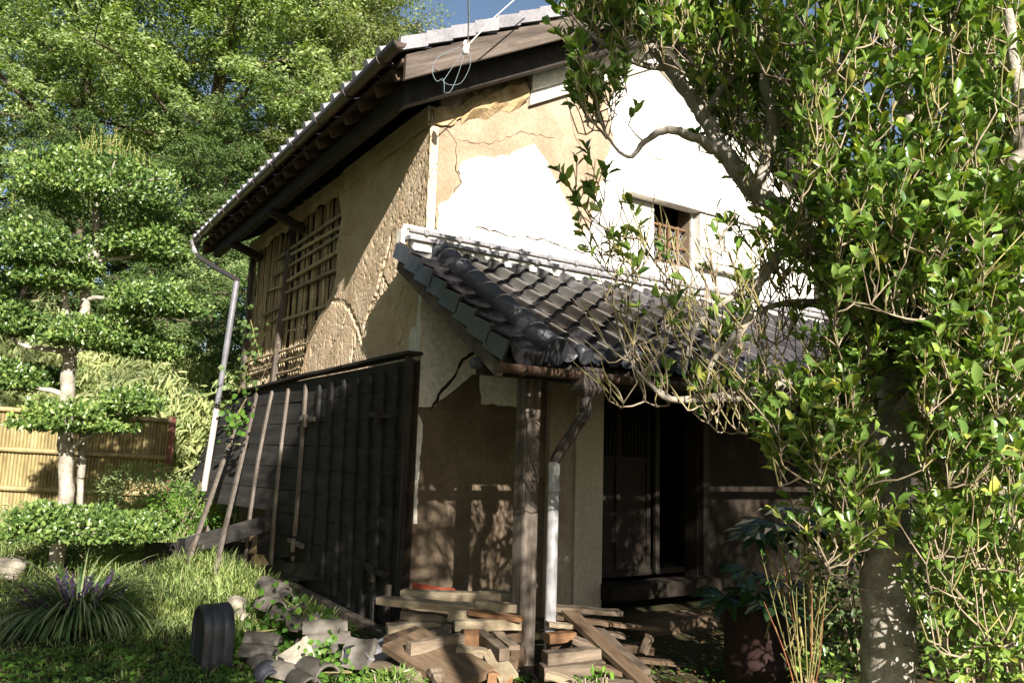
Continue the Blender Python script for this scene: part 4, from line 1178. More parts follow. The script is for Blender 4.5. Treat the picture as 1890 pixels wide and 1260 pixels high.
def topiary():
    D0 = 8.5
    base = px(98, 1075, D0); base.z = gz(base.x, base.y)
    root = thing("cloud_pruned_tree", "cloud-pruned evergreen with stacked round leaf pads on a slim trunk by the bamboo fence", "tree", base)
    mb = MB()
    limb(mb, [(92, 1095, D0, .095), (108, 1010, D0, .075), (122, 900, D0, .074), (120, 800, D0, .072), (126, 700, D0, .070), (130, 640, D0, .066), (152, 590, D0, .056), (158, 530, D0, .054), (163, 490, D0, .055), (180, 455, D0, .055), (176, 400, D0, .04), (182, 350, D0, .03), (190, 300, D0, .02)], 12, 5, .01, .06)
    for sp in ([(128, 650, D0, .035), (90, 645, D0 - .1, .028), (40, 635, D0 - .2, .022), (5, 610, D0 - .2, .012)], [(128, 655, D0, .045), (160, 640, D0 + .1, .028), (240, 640, D0 + .1, .016)], [(124, 730, D0, .03), (70, 715, D0 - .1, .026), (20, 715, D0 - .1, .016)],
               [(165, 500, D0, .03), (190, 482, D0, .026), (260, 470, D0 + .1, .016)], [(160, 550, D0, .03), (210, 552, D0 - .1, .020), (270, 575, D0 - .1, .012)], [(172, 470, D0, .035), (120, 490, D0 - .2, .026), (70, 480, D0 - .2, .014)], [(130, 640, D0, .04), (120, 560, D0 - .1, .035), (112, 500, D0 - .2, .03)],
               [(150, 880, D0 + .2, .035), (155, 800, D0 + .2, .04), (160, 760, D0 + .2, .03)], [(100, 985, D0, .03), (170, 985, D0 - .2, .022), (250, 985, D0 - .2, .01)], [(100, 985, D0, .03), (60, 960, D0 - .3, .015)], [(124, 830, D0, .03), (200, 780, D0 + .1, .02), (240, 750, D0 + .1, .012)],
               [(182, 370, D0, .02), (110, 330, D0 - .1, .014), (60, 310, D0 - .1, .008)], [(182, 380, D0, .02), (240, 340, D0, .014), (300, 330, D0, .008)], [(180, 375, D0, .018), (200, 330, D0 - .3, .012), (215, 290, D0 - .3, .008)], [(150, 1000, D0, .03), (148, 900, D0 + .2, .035), (150, 850, D0 + .2, .035)]):
        limb(mb, sp, 8, 5, .01, .06)
    mb.build("trunk", M_BARK, root)
    m2 = 8.5 / 1450
    pads = [(190, 335, 0, 158, 92, 2300), (80, 455, -.2, 118, 66, 1300), (262, 440, .1, 82, 56, 900), (95, 508, -.25, 72, 34, 500), (282, 548, -.1, 86, 50, 900), (28, 585, -.2, 56, 50, 520), (190, 610, 0, 120, 52, 1150), (275, 640, .1, 55, 32, 320),
            (25, 690, -.1, 62, 42, 520), (85, 692, .4, 50, 40, 300), (135, 765, -.1, 108, 48, 1150), (238, 735, .1, 62, 42, 560), (165, 962, -.2, 138, 48, 1350), (75, 945, -.4, 56, 30, 330), (262, 968, -.3, 52, 40, 420), (0, 560, .3, 50, 70, 300)]
    for x, y, dd, a, b, n in pads:
        c = px(x, y + b * .42, D0 + dd)
        p, o, nr, l = pad_leaves(np.array(c), a * m2 * .92, a * m2 * .78, b * m2 * .90, int(n * 3.2), .052)
        leaves_obj("foliage_pad", L_TOPI, p, o, nr, l, l * .56, LEAF, root)
    # fresh upright growth on the top pad
    p = []; a = []; nr = []; l = []
    sh = MB()
    for _ in range(75):
        x = rnd.gauss(185, 62); y = 284 + ((x - 190) / 150) ** 2 * 80
        o = np.array(px(x, y, D0 + rnd.uniform(-.5, .4))); H = rnd.uniform(.06, .20) * (1.5 if abs(x - 190) < 40 else 1)
        up = unit(np.array([[rnd.gauss(0, .15), rnd.gauss(0, .15), 1]]))[0]
        sh.tube([Vector(o), Vector(o + up * H)], .004, 4, cap=False)
        for j in range(10):
            t = j / 9; an = j * 2.4
            d = up * .8 + np.array([math.cos(an), math.sin(an), 0]) * .7
            p.append(o + up * H * t); a.append(d); nr.append(up + NR.normal(size=3) * .3); l.append(rnd.uniform(.03, .05))
    l = np.array(l)
    leaves_obj("new_growth", L_NEW, p, a, nr, l, l * .42, LEAF, root)
    sh.build("new_shoots", M_SHOOT, root, fix=False)
topiary()

# ------------------------------------------------------------------ woodland behind
def forest_mesh(seed, H, spread, n_limb, n_spray, leaf, crown0=.22, flat=.35, mat_=None, tpl=DIAMOND, per=46):
    r = np.random.default_rng(seed)
    rr = random.Random(seed)
    mb = MB()
    lean = r.normal(size=2) * .03 * H
    tp = [Vector((lean[0] * (t ** 1.5) + rr.uniform(-.06, .06), lean[1] * (t ** 1.5) + rr.uniform(-.06, .06), H * .93 * t)) for t in np.linspace(0, 1, 12)]
    R0 = .022 * H
    mb.tube(tp, [R0 * (1 - .9 * t) + .02 for t in np.linspace(0, 1, 12)], 9, jit=.06)
    cs = []
    for i in range(n_limb):
        t = crown0 + (1 - crown0) * ((i + rr.random()) / n_limb) ** .9 * .97
        k = t * 11; a = tp[int(min(10, k))].lerp(tp[int(min(10, k)) + 1], k - int(min(10, k)))
        ang = i * 2.4 + rr.uniform(-.5, .5)
        shape = (1 - ((t - .45) / .62) ** 2) if t > .45 else (.72 + .28 * (t - crown0) / max(.01, .45 - crown0))
        L = spread * max(.22, shape) * rr.uniform(.75, 1.1)
        rise = rr.uniform(.1, .55) * L
        pts = []
        for j in range(7):
            q = j / 6
            pts.append(a + Vector((math.cos(ang), math.sin(ang), 0)) * L * q + Vector((rr.uniform(-.1, .1), rr.uniform(-.1, .1), rise * math.sin(q * 1.9) * .8)))
        mb.tube(pts, list(np.linspace(R0 * .38 * (1.1 - t), .02, 7)), 6, cap=False, jit=.05)
        for j in range(n_spray):
            q = .25 + .75 * (j + rr.random()) / n_spray
            b = pts[int(min(5, q * 6))].lerp(pts[int(min(5, q * 6)) + 1], q * 6 - int(min(5, q * 6)))
            off = Vector((rr.gauss(0, .13 * spread), rr.gauss(0, .13 * spread), rr.gauss(.02 * spread, .09 * spread)))
            c = b + off
            if rr.random() < .45:
                mb.tube([b, b.lerp(c, .5) + Vector((0, 0, .05)), c], [.02, .014, .008], 4, cap=False)
            cs.append((c, ang))
    P = []; A = []; Nn = []; Ls = []
    for c, ang in cs:
        n = int(per * rr.uniform(.6, 1.3))
        R = rr.uniform(.09, .17) * spread
        th = r.uniform(0, 2 * np.pi, n); rad = np.sqrt(r.random(n)) * R
        # a flattened fan, drooping outwards
        el = rr.uniform(.55, 1.0)
        x = np.cos(th) * rad; y = np.sin(th) * rad * el
        z = r.normal(size=n) * R * .16 - (rad / R) ** 2 * R * flat
        ca, sa = math.cos(ang), math.sin(ang)
        pos = np.stack([c.x + x * ca - y * sa, c.y + x * sa + y * ca, c.z + z], 1)
        out = np.stack([np.cos(th + ang), np.sin(th + ang), -.25 + r.normal(size=n) * .3], 1) + r.normal(size=(n, 3)) * .45
        nr = np.array([-.08, -.5, .8]) + r.normal(size=(n, 3)) * .42
        P.append(pos); A.append(out); Nn.append(nr); Ls.append(r.uniform(.7, 1.3, n) * leaf)
    return mb, np.vstack(P), np.vstack(A), np.vstack(Nn), np.concatenate(Ls)

PROTO = {}
def forest_tree(key, x, y, d, scale, rot, label, name="woodland_tree", group="trees of the wood behind the storehouse"):
    pos = px(x, y, d)
    z = gz(pos.x, pos.y) - .1
    root = thing(name, label, "tree", (pos.x, pos.y, z), group)
    root.rotation_euler = (0, 0, (rot % 1.0) - .5); root.scale = (scale,) * 3
    if key not in PROTO:
        args = {"tall": (3, 17, 5.0, 34, 18, .135, .18, .32, L_MAPLE), "olive": (5, 16, 4.6, 32, 17, .135, .22, .3, L_OLIVE), "dark": (8, 16, 4.2, 32, 13, .135, .10, .45, L_DEEP), "low": (12, 6.5, 2.6, 22, 10, .08, .10, .3, L_MAPLE), "lowdark": (15, 6.0, 2.3, 22, 10, .08, .05, .4, L_DEEP)}[key]
        mat = args[8]
        mb, P, A, Nn, Ls = forest_mesh(args[0], args[1], args[2], args[3], args[4], args[5], args[6], args[7], per=150 if args[1] > 10 else 110)
        t = mb.build("trunk", M_BARK_DARK, None, fix=False)
        c = leaves_obj("crown", mat, P, A, Nn, Ls, Ls * .5, DIAMOND)
        PROTO[key] = (t, c)
        kids = (t, c)
    else:
        kids = []
        for o in PROTO[key]:
            k = o.copy(); COL.objects.link(k); kids.append(k)
    for k in kids:
        k.parent = root; k.matrix_parent_inverse = Matrix.Identity(4)
    return root

forest_tree("tall", 310, 840, 26, 1.08, .3, "broad mid-green tree with layered sprays rising behind the eave of the storehouse")
forest_tree("tall", 60, 840, 25, 1.0, 2.1, "tall mid-green tree in the upper left corner above the cloud-pruned tree")
forest_tree("olive", 600, 840, 31, 1.12, .8, "olive tinged tree showing just above the eave gutter")
forest_tree("dark", 190, 840, 36, 1.2, 4.0, "dark tree with bare upper trunk showing between the two mid-green crowns")
forest_tree("dark", 120, 840, 20, .50, 2.4, "dark mid-height tree right behind the top pad of the cloud-pruned tree")
forest_tree("dark", 330, 840, 21, .52, .9, "dark mid-height tree between the cloud-pruned tree and the eave")
forest_tree("dark", -60, 840, 29, 1.0, 1.0, "dark tree at the far left edge behind the cloud-pruned tree")
forest_tree("olive", 800, 840, 38, 1.18, 3.1, "thin olive tree topping the roof verge against the sky")
forest_tree("tall", 470, 840, 34, 1.12, 5.0, "mid-green tree behind the broad one, its twigs against a sky gap")
forest_tree("dark", 400, 840, 24, .62, 5.0, "small dark tree tucked in beside the far end of the storehouse")
forest_tree("low", 375, 840, 17.5, .85, .5, "small layered tree right behind the leaning downspout")
forest_tree("lowdark", 450, 840, 16.5, .95, 2.5, "bushy dark tree seen between the lath wall and the downspout")
forest_tree("lowdark", 280, 840, 19, .9, 4.2, "dark bushy tree behind the lower pads of the cloud-pruned tree")
forest_tree("lowdark", 20, 840, 18, .85, 1.2, "dark bushy tree at the left edge above the bamboo grass")
forest_tree("dark", 1000, 840, 42, 1.1, 1.9, "far tree whose top pokes over the roof ridge")
forest_tree("dark", 1930, 700, 17, .8, .4, "dark tree in the upper right corner behind the evergreen's shoots")

def bamboo_grass():
    n = 80000
    xs = NR.uniform(-60, 450, n); d = NR.uniform(13.9, 21, n)
    P = np.array([tuple(px(a, 840, b)) for a, b in zip(xs, d)])
    g = ground_z(P[:, 0], P[:, 1])
    clump = .9 + .5 * np.sin(P[:, 0] * 2.3 + 1) * np.cos(P[:, 1] * 1.7) + .3 * np.sin(P[:, 0] * 5 + P[:, 1] * 4)
    h = np.clip(.9 + 1.5 * clump, .6, 3.6)
    P[:, 2] = g + h * NR.random(n) ** .6
    ang = NR.uniform(0, 2 * np.pi, n)
    A = np.stack([np.cos(ang) * .6 - .1, np.sin(ang) * .6 - .3, NR.uniform(-1.3, .1, n)], 1)
    Nn = np.array([-.2, -.7, .6]) + NR.normal(size=(n, 3)) * .5
    L = NR.uniform(.13, .25, n)
    o = leaves_obj("bamboo_grass", L_BAMBOO, P, A, Nn, L, L * .22, LANCE)
    tag(o, "pale yellow-green bamboo grass covering the slope behind the fence", "bamboo grass", kind="stuff")
bamboo_grass()

def shade_tree(tgt, label, seed, blobs):
    """a garden tree towards the sun; blobs: (ground target it shades, distance along the ray, spread, leaves)"""
    cs = [(Vector(t) - SUN_DIR * d, r, n) for t, d, r, n in blobs]
    x = sum(c.x for c, r, n in cs) / len(cs); y = sum(c.y for c, r, n in cs) / len(cs)
    root = thing("garden_tree", label, "tree", (x, y, gz(x, y)), "trees of the garden behind the viewer")
    r_ = np.random.default_rng(seed)
    zt = max(c.z for c, r, n in cs)
    mb = MB(); mb.tube([(x + .05 * math.sin(i), y, (zt - .2) * i / 9) for i in range(10)], list(np.linspace(.14, .03, 10)), 9, jit=.05)
    P = []
    for c, r, n in cs:
        mb.tube([(x, y, min(c.z - .3, zt - .5)), (x * .5 + c.x * .5, y * .5 + c.y * .5, c.z - .15), tuple(c)], [.04, .025, .012], 5, cap=False)
        k = max(3, int(n / 45))
        for _ in range(k):
            d = r_.normal(size=3) * .55 * r
            q = np.array(c) + d
            mb.tube([tuple(c), tuple((np.array(c) + q) / 2), tuple(q)], [.012, .008, .004], 4, cap=False)
            P.append(r_.normal(size=(n // k, 3)) * np.array([.15, .15, .09]) + q)
    P = np.vstack(P); m = len(P)
    mb.build("trunk", M_BARK, root, fix=False)
    L = r_.uniform(.07, .12, m)
    leaves_obj("crown", L_TOPI, P, r_.normal(size=(m, 3)), r_.normal(size=(m, 3)) + np.array([0, 0, 1]), L, L * .5, DIAMOND, root)
# ------------------------------------------------------------------ bamboo fence
def fence():
    a = px(-90, 742, 12.2); b = px(315, 771, 13.3)
    A = Vector((a.x, a.y, 0)); B = Vector((b.x, b.y, 0))
    zA, zB = px(-90, 742, 12.2).z, px(318, 771, 13.3).z
    base = A.lerp(B, .5); base.z = gz(base.x, base.y)
    root = thing("bamboo_fence", "yellow bamboo screen fence with a red-brown end post left of the storehouse", "fence", base)
    n = 64
    d = (B - A).normalized(); nrm = Vector((d.y, -d.x, 0))
    mb = MB()
    for i in range(n):
        t = (i + .5) / n
        p = A.lerp(B, t); zt = zA + (zB - zA) * t - .05; zb = gz(p.x, p.y) - .05
        r = (B - A).length / n * .52
        ph = rnd.uniform(0, .3)
        zs = []; z = zb; 
        pts = []; ra = []
        for k in range(9):
            zz = zb + (zt - zb) * k / 8
            pts.append(Vector((p.x, p.y, zz))); ra.append(r * (1.0 if k % 2 else 1.06))
        mb.tube(pts, ra, 8)
    mb.build("bamboo_screen", M_FENCE, root)
    for h in (0.0, -.62, -1.22):
        m = MB()
        pts = []; ra = []
        for k in range(19):
            t = k / 18; p = A.lerp(B, t) + nrm * .055
            pts.append(Vector((p.x, p.y, zA + (zB - zA) * t - .05 + h))); ra.append(.042 * (1.1 if k % 3 == 0 else 1))
        m.tube(pts, ra, 9); m.build("fence_rail", M_FENCE, root)
    for t, mt in ((1.012, M_REDPOST), (0, M_REDPOST)):
        p = A.lerp(B, t); z = zA + (zB - zA) * t
        m = MB(); m.beam((p.x, p.y, gz(p.x, p.y) - .2), (p.x, p.y, z + .02), .11, .11, up=nrm, warp=.003, seg=5); m.build("fence_post", mt, root)
fence()

# ------------------------------------------------------------------ neighbouring buildings on the right, seen through the tree
def annex():
    root = thing("timber_annex", "dark brown timber annex beside the right edge of the white gable", "annex", (7.6, 1.8, 0))
    m = MB(); m.box((6.02, .35, -.2), (9.4, .45, 4.95)); m.box((6.02, .45, -.2), (6.1, 5, 4.95)); m.box((9.3, .45, -.2), (9.4, 5, 4.95)); m.build("timber_wall", M_DARKPOST, root)
    for x in (6.1, 7.2, 8.3, 9.3):
        m = MB(); m.box((x - .06, .29, -.2), (x + .06, .348, 4.95)); m.build("wall_post", M_DARKWOOD, root)
    m = MB(); m.prism([(-.1, 4.7), (5, 6.0), (5, 6.08), (-.1, 4.78)], lambda a, b, t: (t, a, b), 6.75, 9.9)
    tile_field(m, (6.75, -.14, 4.80), (1, 0, 0), (0, 5.1, 1.3), 10, 18, .3, .29)
    m.build("annex_roof", M_TILE, root)
annex()

def far_house():
    root = thing("tiled_house", "house with a blue-grey tiled roof glimpsed through the evergreen's branches", "house", (14, 6, 0))
    m = MB(); m.box((10.2, 4.6, -.2), (20, 4.75, 4.4)); m.box((10.2, 4.75, -.2), (10.35, 10, 4.4)); m.build("house_wall", M_JAMB, root)
    m = MB(); tile_field(m, (9.4, 3.9, 4.3), (1, 0, 0), (0, 4.0, 2.3), 36, 16, .31, .29); m.prism([(3.9, 4.15), (7.95, 6.5), (7.95, 6.58), (3.9, 4.27)], lambda a, b, t: (t, a, b), 9.45, 20.4); m.build("house_roof", M_TILE_PALE, root)
    m = MB(); m.beam((9.4, 7.95, 6.75), (20.5, 7.95, 6.75), .3, .35); m.build("house_ridge", M_TILE, root)
    for x in (11.5, 14.5):
        m = MB(); m.box((x, 4.55, 1.0), (x + 1.4, 4.597, 2.4)); m.build("house_window", M_GLASSDARK, root)
far_house()

# ------------------------------------------------------------------ cable and insulator on the bargeboard
def cable():
    c = px(860, 86, 6.93)
    ins = MB(); ins.tube([c + Vector((0, .03, -.06)), c + Vector((0, 0, -.05)), c + Vector((0, 0, -.02)), c + Vector((0, 0, 0)), c + Vector((0, 0, .02)), c + Vector((0, 0, .05))], [.02, .035, .028, .034, .03, .02], 12)
    o = ins.build("cable_insulator", M_PORC, None, loc=c); tag(o, "small white porcelain insulator on the weathered bargeboard", "insulator")
    w = MB()
    w.tube([c + Vector((0, -.03, .02)), px(865, 40, 6.7), px(863, -60, 6.3)], .006, 6)
    w.tube([c + Vector((0.02, -.03, .02)), px(910, 35, 7.0), px(1000, -45, 7.3)], .0065, 6)
    o = w.build("overhead_cable", M_WIRE, None, loc=c); tag(o, "pale overhead cable running up from the insulator on the bargeboard", "cable")
    w = MB()
    def loop(pts, r): w.tube([Vector(p[:3]) for p in spline([tuple(px(x, y, d)) for x, y, d in pts], 6)], r, 5)
    loop([(848, 88, 6.85), (810, 105, 6.8), (798, 130, 6.75), (806, 150, 6.75), (818, 146, 6.75), (820, 168, 6.75)], .003)
    loop([(858, 95, 6.85), (848, 130, 6.8), (832, 168, 6.75), (818, 170, 6.75)], .0022)
    loop([(866, 95, 6.85), (868, 120, 6.8), (852, 152, 6.78), (830, 157, 6.76), (815, 148, 6.75)], .0022)
    loop([(857, 92, 6.85), (838, 120, 6.8), (818, 150, 6.75)], .0022)
    o = w.build("cable_loops", M_WIRE_BLUE, None, loc=c); tag(o, "tangle of loose cable ends hanging below the insulator", "cable")
cable()

# ------------------------------------------------------------------ plants on the ground
def grass():
    pts = []; 
    def area(n, x0, x1, y0, y1, h0, h1, keep=None):
        x = NR.uniform(x0, x1, n); y = NR.uniform(y0, y1, n)
        if keep is not None:
            k = keep(x, y); x = x[k]; y = y[k]
        pts.append((x, y, NR.uniform(h0, h1, len(x))))
    area(9000, -2.3, -.45, .6, 5.5, .05, .17)
    area(1500, -1.6, -.35, 2.2, 4.4, .10, .28, lambda x, y: x < -.45 - (y - 2.4) * .30)
    area(5000, -3.6, -1.0, 1.0, 8.5, .06, .2)
    area(5000, -3.2, -.8, -1.8, .8, .02, .07)
    area(1600, -5.5, -2.8, 1, 8, .06, .2)
    x = np.concatenate([p[0] for p in pts]); y = np.concatenate([p[1] for p in pts]); h = np.concatenate([p[2] for p in pts])
    n = len(x)
    P = np.stack([x, y, ground_z(x, y) - .01], 1)
    A = np.stack([NR.normal(size=n) * .45, NR.normal(size=n) * .45, np.ones(n)], 1)
    Nn = np.stack([NR.normal(size=n), NR.normal(size=n), np.full(n, .2)], 1)
    o = leaves_obj("grass", L_GRASS, P, A, Nn, h, NR.uniform(.004, .009, n), LANCE)
    tag(o, "short and tufted green grass beside the leaning black boards", "grass", kind="stuff")
grass()

def ground_cover():
    P = []; 
    def area(n, x0, x1, y0, y1, zlo, zhi):
        x = NR.uniform(x0, x1, n); y = NR.uniform(y0, y1, n)
        P.append(np.stack([x, y, ground_z(x, y) + NR.uniform(zlo, zhi, n)], 1))
    area(5200, -3.4, -.9, -2.2, .4, .01, .05)
    area(1500, -1.5, -.4, -.8, 1.6, .01, .05)
    area(900, -.9, .1, -2.0, -1.2, .01, .05)
    area(1500, -4.5, -2.0, 1.0, 6.0, .02, .12)
    area(700, .9, 4.0, -3.2, -2.0, .01, .06)
    P = np.vstack(P); n = len(P)
    a = NR.uniform(0, 2 * np.pi, n)
    A = np.stack([np.cos(a), np.sin(a), NR.uniform(-.1, .3, n)], 1); Nn = np.array([0, -.15, 1]) + NR.normal(size=(n, 3)) * .3
    L = NR.uniform(.02, .05, n)
    o = leaves_obj("ground_cover", L_WEED, P, A, Nn, L, L * .8, LEAF)
    tag(o, "low leafy ground cover on the shaded soil in front", "ground cover", kind="stuff")
    n = 1500
    x = NR.uniform(-.6, 4.5, n); y = NR.uniform(-3.4, -.3, n)
    P = np.stack([x, y, ground_z(x, y) + NR.uniform(.004, .025, n)], 1)
    a = NR.uniform(0, 2 * np.pi, n)
    A = np.stack([np.cos(a), np.sin(a), NR.uniform(-.2, .3, n)], 1); Nn = np.array([0, 0, 1]) + NR.normal(size=(n, 3)) * .35
    L = NR.uniform(.02, .06, n)
    o = leaves_obj("leaf_litter", M_LITTER, P, A, Nn, L, L * .5, LEAF)
    tag(o, "dry brown leaf litter on the ground before the doorway", "leaf litter", kind="stuff")
ground_cover()

def bush(name, label, c, rx, ry, rz, n, size, mat, cat="shrub", tpl=LEAF, stems=6, wd=.45, group=None):
    c = Vector(c)
    root = thing(name, label, cat, (c.x, c.y, gz(c.x, c.y)), group)
    mb = MB()
    g0 = gz(c.x, c.y)
    for i in range(stems):
        a = i * 2.4; e = Vector((c.x + math.cos(a) * rx * .6, c.y + math.sin(a) * ry * .6, c.z + rz * rnd.uniform(.1, .7)))
        b = Vector((c.x + math.cos(a) * .05, c.y + math.sin(a) * .05, g0 - .02))
        mb.tube([b, b.lerp(e, .5) + Vector((0, 0, .05)), e], [.010, .007, .004], 5, cap=False)
    mb.build("stems", M_TWIG, root)
    d = rand_dirs(n, .2); r = (1 - NR.random(n) ** 1.4 * .6)[:, None]
    lump = 1 + .18 * np.sin(d[:, :1] * 6 + c.x * 3) * np.cos(d[:, 2:] * 5)
    P = np.array(c) + d * r * lump * np.array([rx, ry, rz])
    P[:, 2] = np.maximum(P[:, 2], ground_z(P[:, 0], P[:, 1]) + .02)
    A = d + NR.normal(size=(n, 3)) * .6; Nn = np.array([-.1, -.5, .8]) + NR.normal(size=(n, 3)) * .5
    L = NR.uniform(.7, 1.3, n) * size
    leaves_obj("foliage", mat, P, A, Nn, L, L * wd, tpl, root)
    return root

bush("fine_leaved_shrub", "airy fine-leaved green shrub in front of the fence's end post", px(255, 905, 11.0), .6, .5, .38, 1900, .06, L_MAPLE, tpl=LANCE, wd=.3)
bush("fine_leaved_shrub", "light green shrub between the fence and the leaning black boards", px(330, 960, 10.6), .45, .5, .5, 1500, .06, L_WEED, tpl=LANCE, wd=.3)
bush("fine_leaved_shrub", "low fern-like shrub at the foot of the fence on the far left", px(50, 985, 10.2), .7, .5, .40, 1700, .07, L_MAPLE, tpl=LANCE, wd=.25)
bush("dark_shrub", "dark low shrub under the bottom pad of the cloud-pruned tree", px(170, 1010, 8.9), .55, .4, .22, 900, .05, L_DEEP)
bush("low_shrub", "low leafy shrub in the bottom right corner", px(1850, 1205, 4.3), .38, .35, .30, 420, .07, L_MOCHI)
bush("low_shrub", "sparse low shrub at the foot of the pale evergreen trunk", px(1520, 1250, 5.0), .25, .25, .16, 150, .07, L_MOCHI)
bush("evergreen_shrub", "dense evergreen shrub behind the pale trunk's right side at ground level", px(1760, 1080, 6.2), .8, .6, .65, 1500, .085, L_MOCHI, stems=9)
bush("evergreen_shrub", "tall evergreen shrub at the right edge behind the low branches", px(1900, 980, 6.4), .7, .6, .8, 1500, .085, L_MOCHI, stems=9)
bush("evergreen_shrub", "shaded evergreen shrub between the fatsias and the pale trunk", px(1590, 1090, 6.3), .5, .5, .55, 900, .08, L_DEEP, stems=8)
bush("twiggy_shrub", "twiggy small-leaved shrub among bare stems right of the pale trunk", px(1790, 1130, 4.6), .26, .25, .36, 220, .07, L_MOCHI, stems=16)
bush("twiggy_shrub", "small-leaved shrub touching the right edge at the bottom", px(1890, 1110, 4.4), .28, .3, .40, 280, .075, L_MOCHI, stems=14)
bush("weed_clump", "small bright green weed beside the drain pipe foot", px(1100, 1262, 4.8), .12, .1, .08, 50, .05, L_WEED, "weed")
bush("feathery_weed", "feathery yellow-green weed in front of the board pile", px(722, 1262, 4.7), .20, .14, .085, 500, .042, L_NEW, "weed", LANCE, wd=.2)

def vine(name, label, pts, n, size, mat=L_WEED, cat="vine"):
    P0 = [px(*p) for p in pts]
    c = P0[0]
    root = thing(name, label, cat, c)
    mb = MB(); mb.tube([Vector(p) for p in spline([tuple(p) for p in P0], 5)], .005, 5); mb.build("stem", M_SHOOT, root)
    P = []
    sp = spline([tuple(p) for p in P0], 8)
    for _ in range(n):
        q = sp[rnd.randrange(len(sp))]; P.append(np.array(q) + NR.normal(size=3) * .09)
    P = np.array(P); m = len(P)
    A = NR.normal(size=(m, 3)) * .7 + np.array([-.3, -.3, -.5]); Nn = np.array([-.7, -.6, .4]) + NR.normal(size=(m, 3)) * .4
    L = NR.uniform(.7, 1.3, m) * size
    leaves_obj("leaves", mat, P, A, Nn, L, L * .85, LEAF, root)
vine("climbing_vine", "bright heart-leaved vine trailing over the leaning black boards", [(455, 735, 10.2), (440, 760, 10.0), (425, 790, 9.9), (445, 775, 9.8), (415, 800, 9.9)], 42, .09)
vine("climbing_vine", "dark ivy climbing the lower left of the bamboo lath", [(440, 725, 10.4), (455, 680, 10.3), (470, 630, 10.2), (462, 590, 10.3), (480, 660, 10.1)], 80, .075, L_DEEP)
vine("climbing_vine", "vine hanging at the curled end of the ledge below the lath", [(420, 730, 10.9), (430, 715, 10.7), (445, 700, 10.6), (425, 700, 10.8)], 50, .07, L_DEEP)
vine("tile_weed", "heart-leaved weed sprawling over the heap of roof tiles", [(600, 1195, 5.7), (585, 1215, 5.6), (570, 1230, 5.5), (605, 1225, 5.5), (620, 1210, 5.6)], 75, .055, L_WEED, "weed")
vine("tile_weed", "leafy weed in the grass at the near end of the tile heap", [(470, 1140, 6.3), (490, 1150, 6.2), (510, 1160, 6.1), (470, 1165, 6.0)], 65, .05, L_WEED, "weed")
vine("tile_weed", "weed with big leaves between the tile heap and the black boards", [(570, 1135, 6.6), (590, 1145, 6.5), (530, 1110, 6.9), (510, 1085, 7.2)], 45, .065, L_WEED, "weed")
vine("tile_weed", "small weed under the front rolls of broken tile", [(620, 1235, 5.2), (650, 1240, 5.1), (600, 1240, 5.2)], 40, .045, L_WEED, "weed")

def liriope():
    c = px(140, 1165, 6.75); c = Vector((c.x, c.y, gz(c.x, c.y)))
    root = thing("lilyturf_clump", "big clump of arching striped lilyturf with purple flower spikes in the left foreground", "plant", c)
    n = 620; mb = MB()
    for i in range(n):
        a = rnd.uniform(0, 2 * math.pi); L = rnd.uniform(.55, .98); spread = rnd.uniform(.2, .95)
        w = rnd.uniform(.007, .012)
        o = c + Vector((math.cos(a), math.sin(a), 0)) * rnd.uniform(0, .16)
        d = Vector((math.cos(a), math.sin(a), 0)); s = Vector((-d.y, d.x, 0))
        row0 = []; row1 = []
        up0 = rnd.uniform(.9, 1.3)
        pos = o.copy(); elev = math.pi / 2 - .25 - spread * .5
        st = L / 7
        for k in range(8):
            ww = w * (1 - (k / 7) ** 3) + .0006
            row0.append(pos - s * ww); row1.append(pos + s * ww)
            pos = pos + (d * math.cos(elev) + Vector((0, 0, 1)) * math.sin(elev)) * st
            elev -= spread * .42 + .08
            if pos.z < c.z + .01: pos.z = c.z + .01
        mid = [(p + q) / 2 - Vector((0, 0, .002)) for p, q in zip(row0, row1)]
        mb.grid([row0, mid, row1])
    mb.build("blades", L_LIRIO, root, fix=False)
    for i in range(44):
        a = rnd.uniform(0, 2 * math.pi); r = rnd.uniform(.05, .42)
        b = c + Vector((math.cos(a), math.sin(a), 0)) * r * .4; t = c + Vector((math.cos(a) * r * 1.25, math.sin(a) * r * 1.25, rnd.uniform(.26, .44)))
        m = MB(); m.tube([b, b.lerp(t, .5) + Vector((0, 0, .05)), t], .003, 4)
        for k in range(22):
            q = b.lerp(t, .55 + .47 * k / 21) + Vector((rnd.uniform(-.012, .012), rnd.uniform(-.012, .012), 0)); s = rnd.uniform(.006, .011)
            m.add([q + Vector((s, 0, 0)), q + Vector((0, s, 0)), q + Vector((-s, 0, 0)), q + Vector((0, -s, 0)), q + Vector((0, 0, s)), q - Vector((0, 0, s))], [(0, 1, 4), (1, 2, 4), (2, 3, 4), (3, 0, 4), (1, 0, 5), (2, 1, 5), (3, 2, 5), (0, 3, 5)])
        m.build("flower_spike", M_PURPLE, root)
liriope()

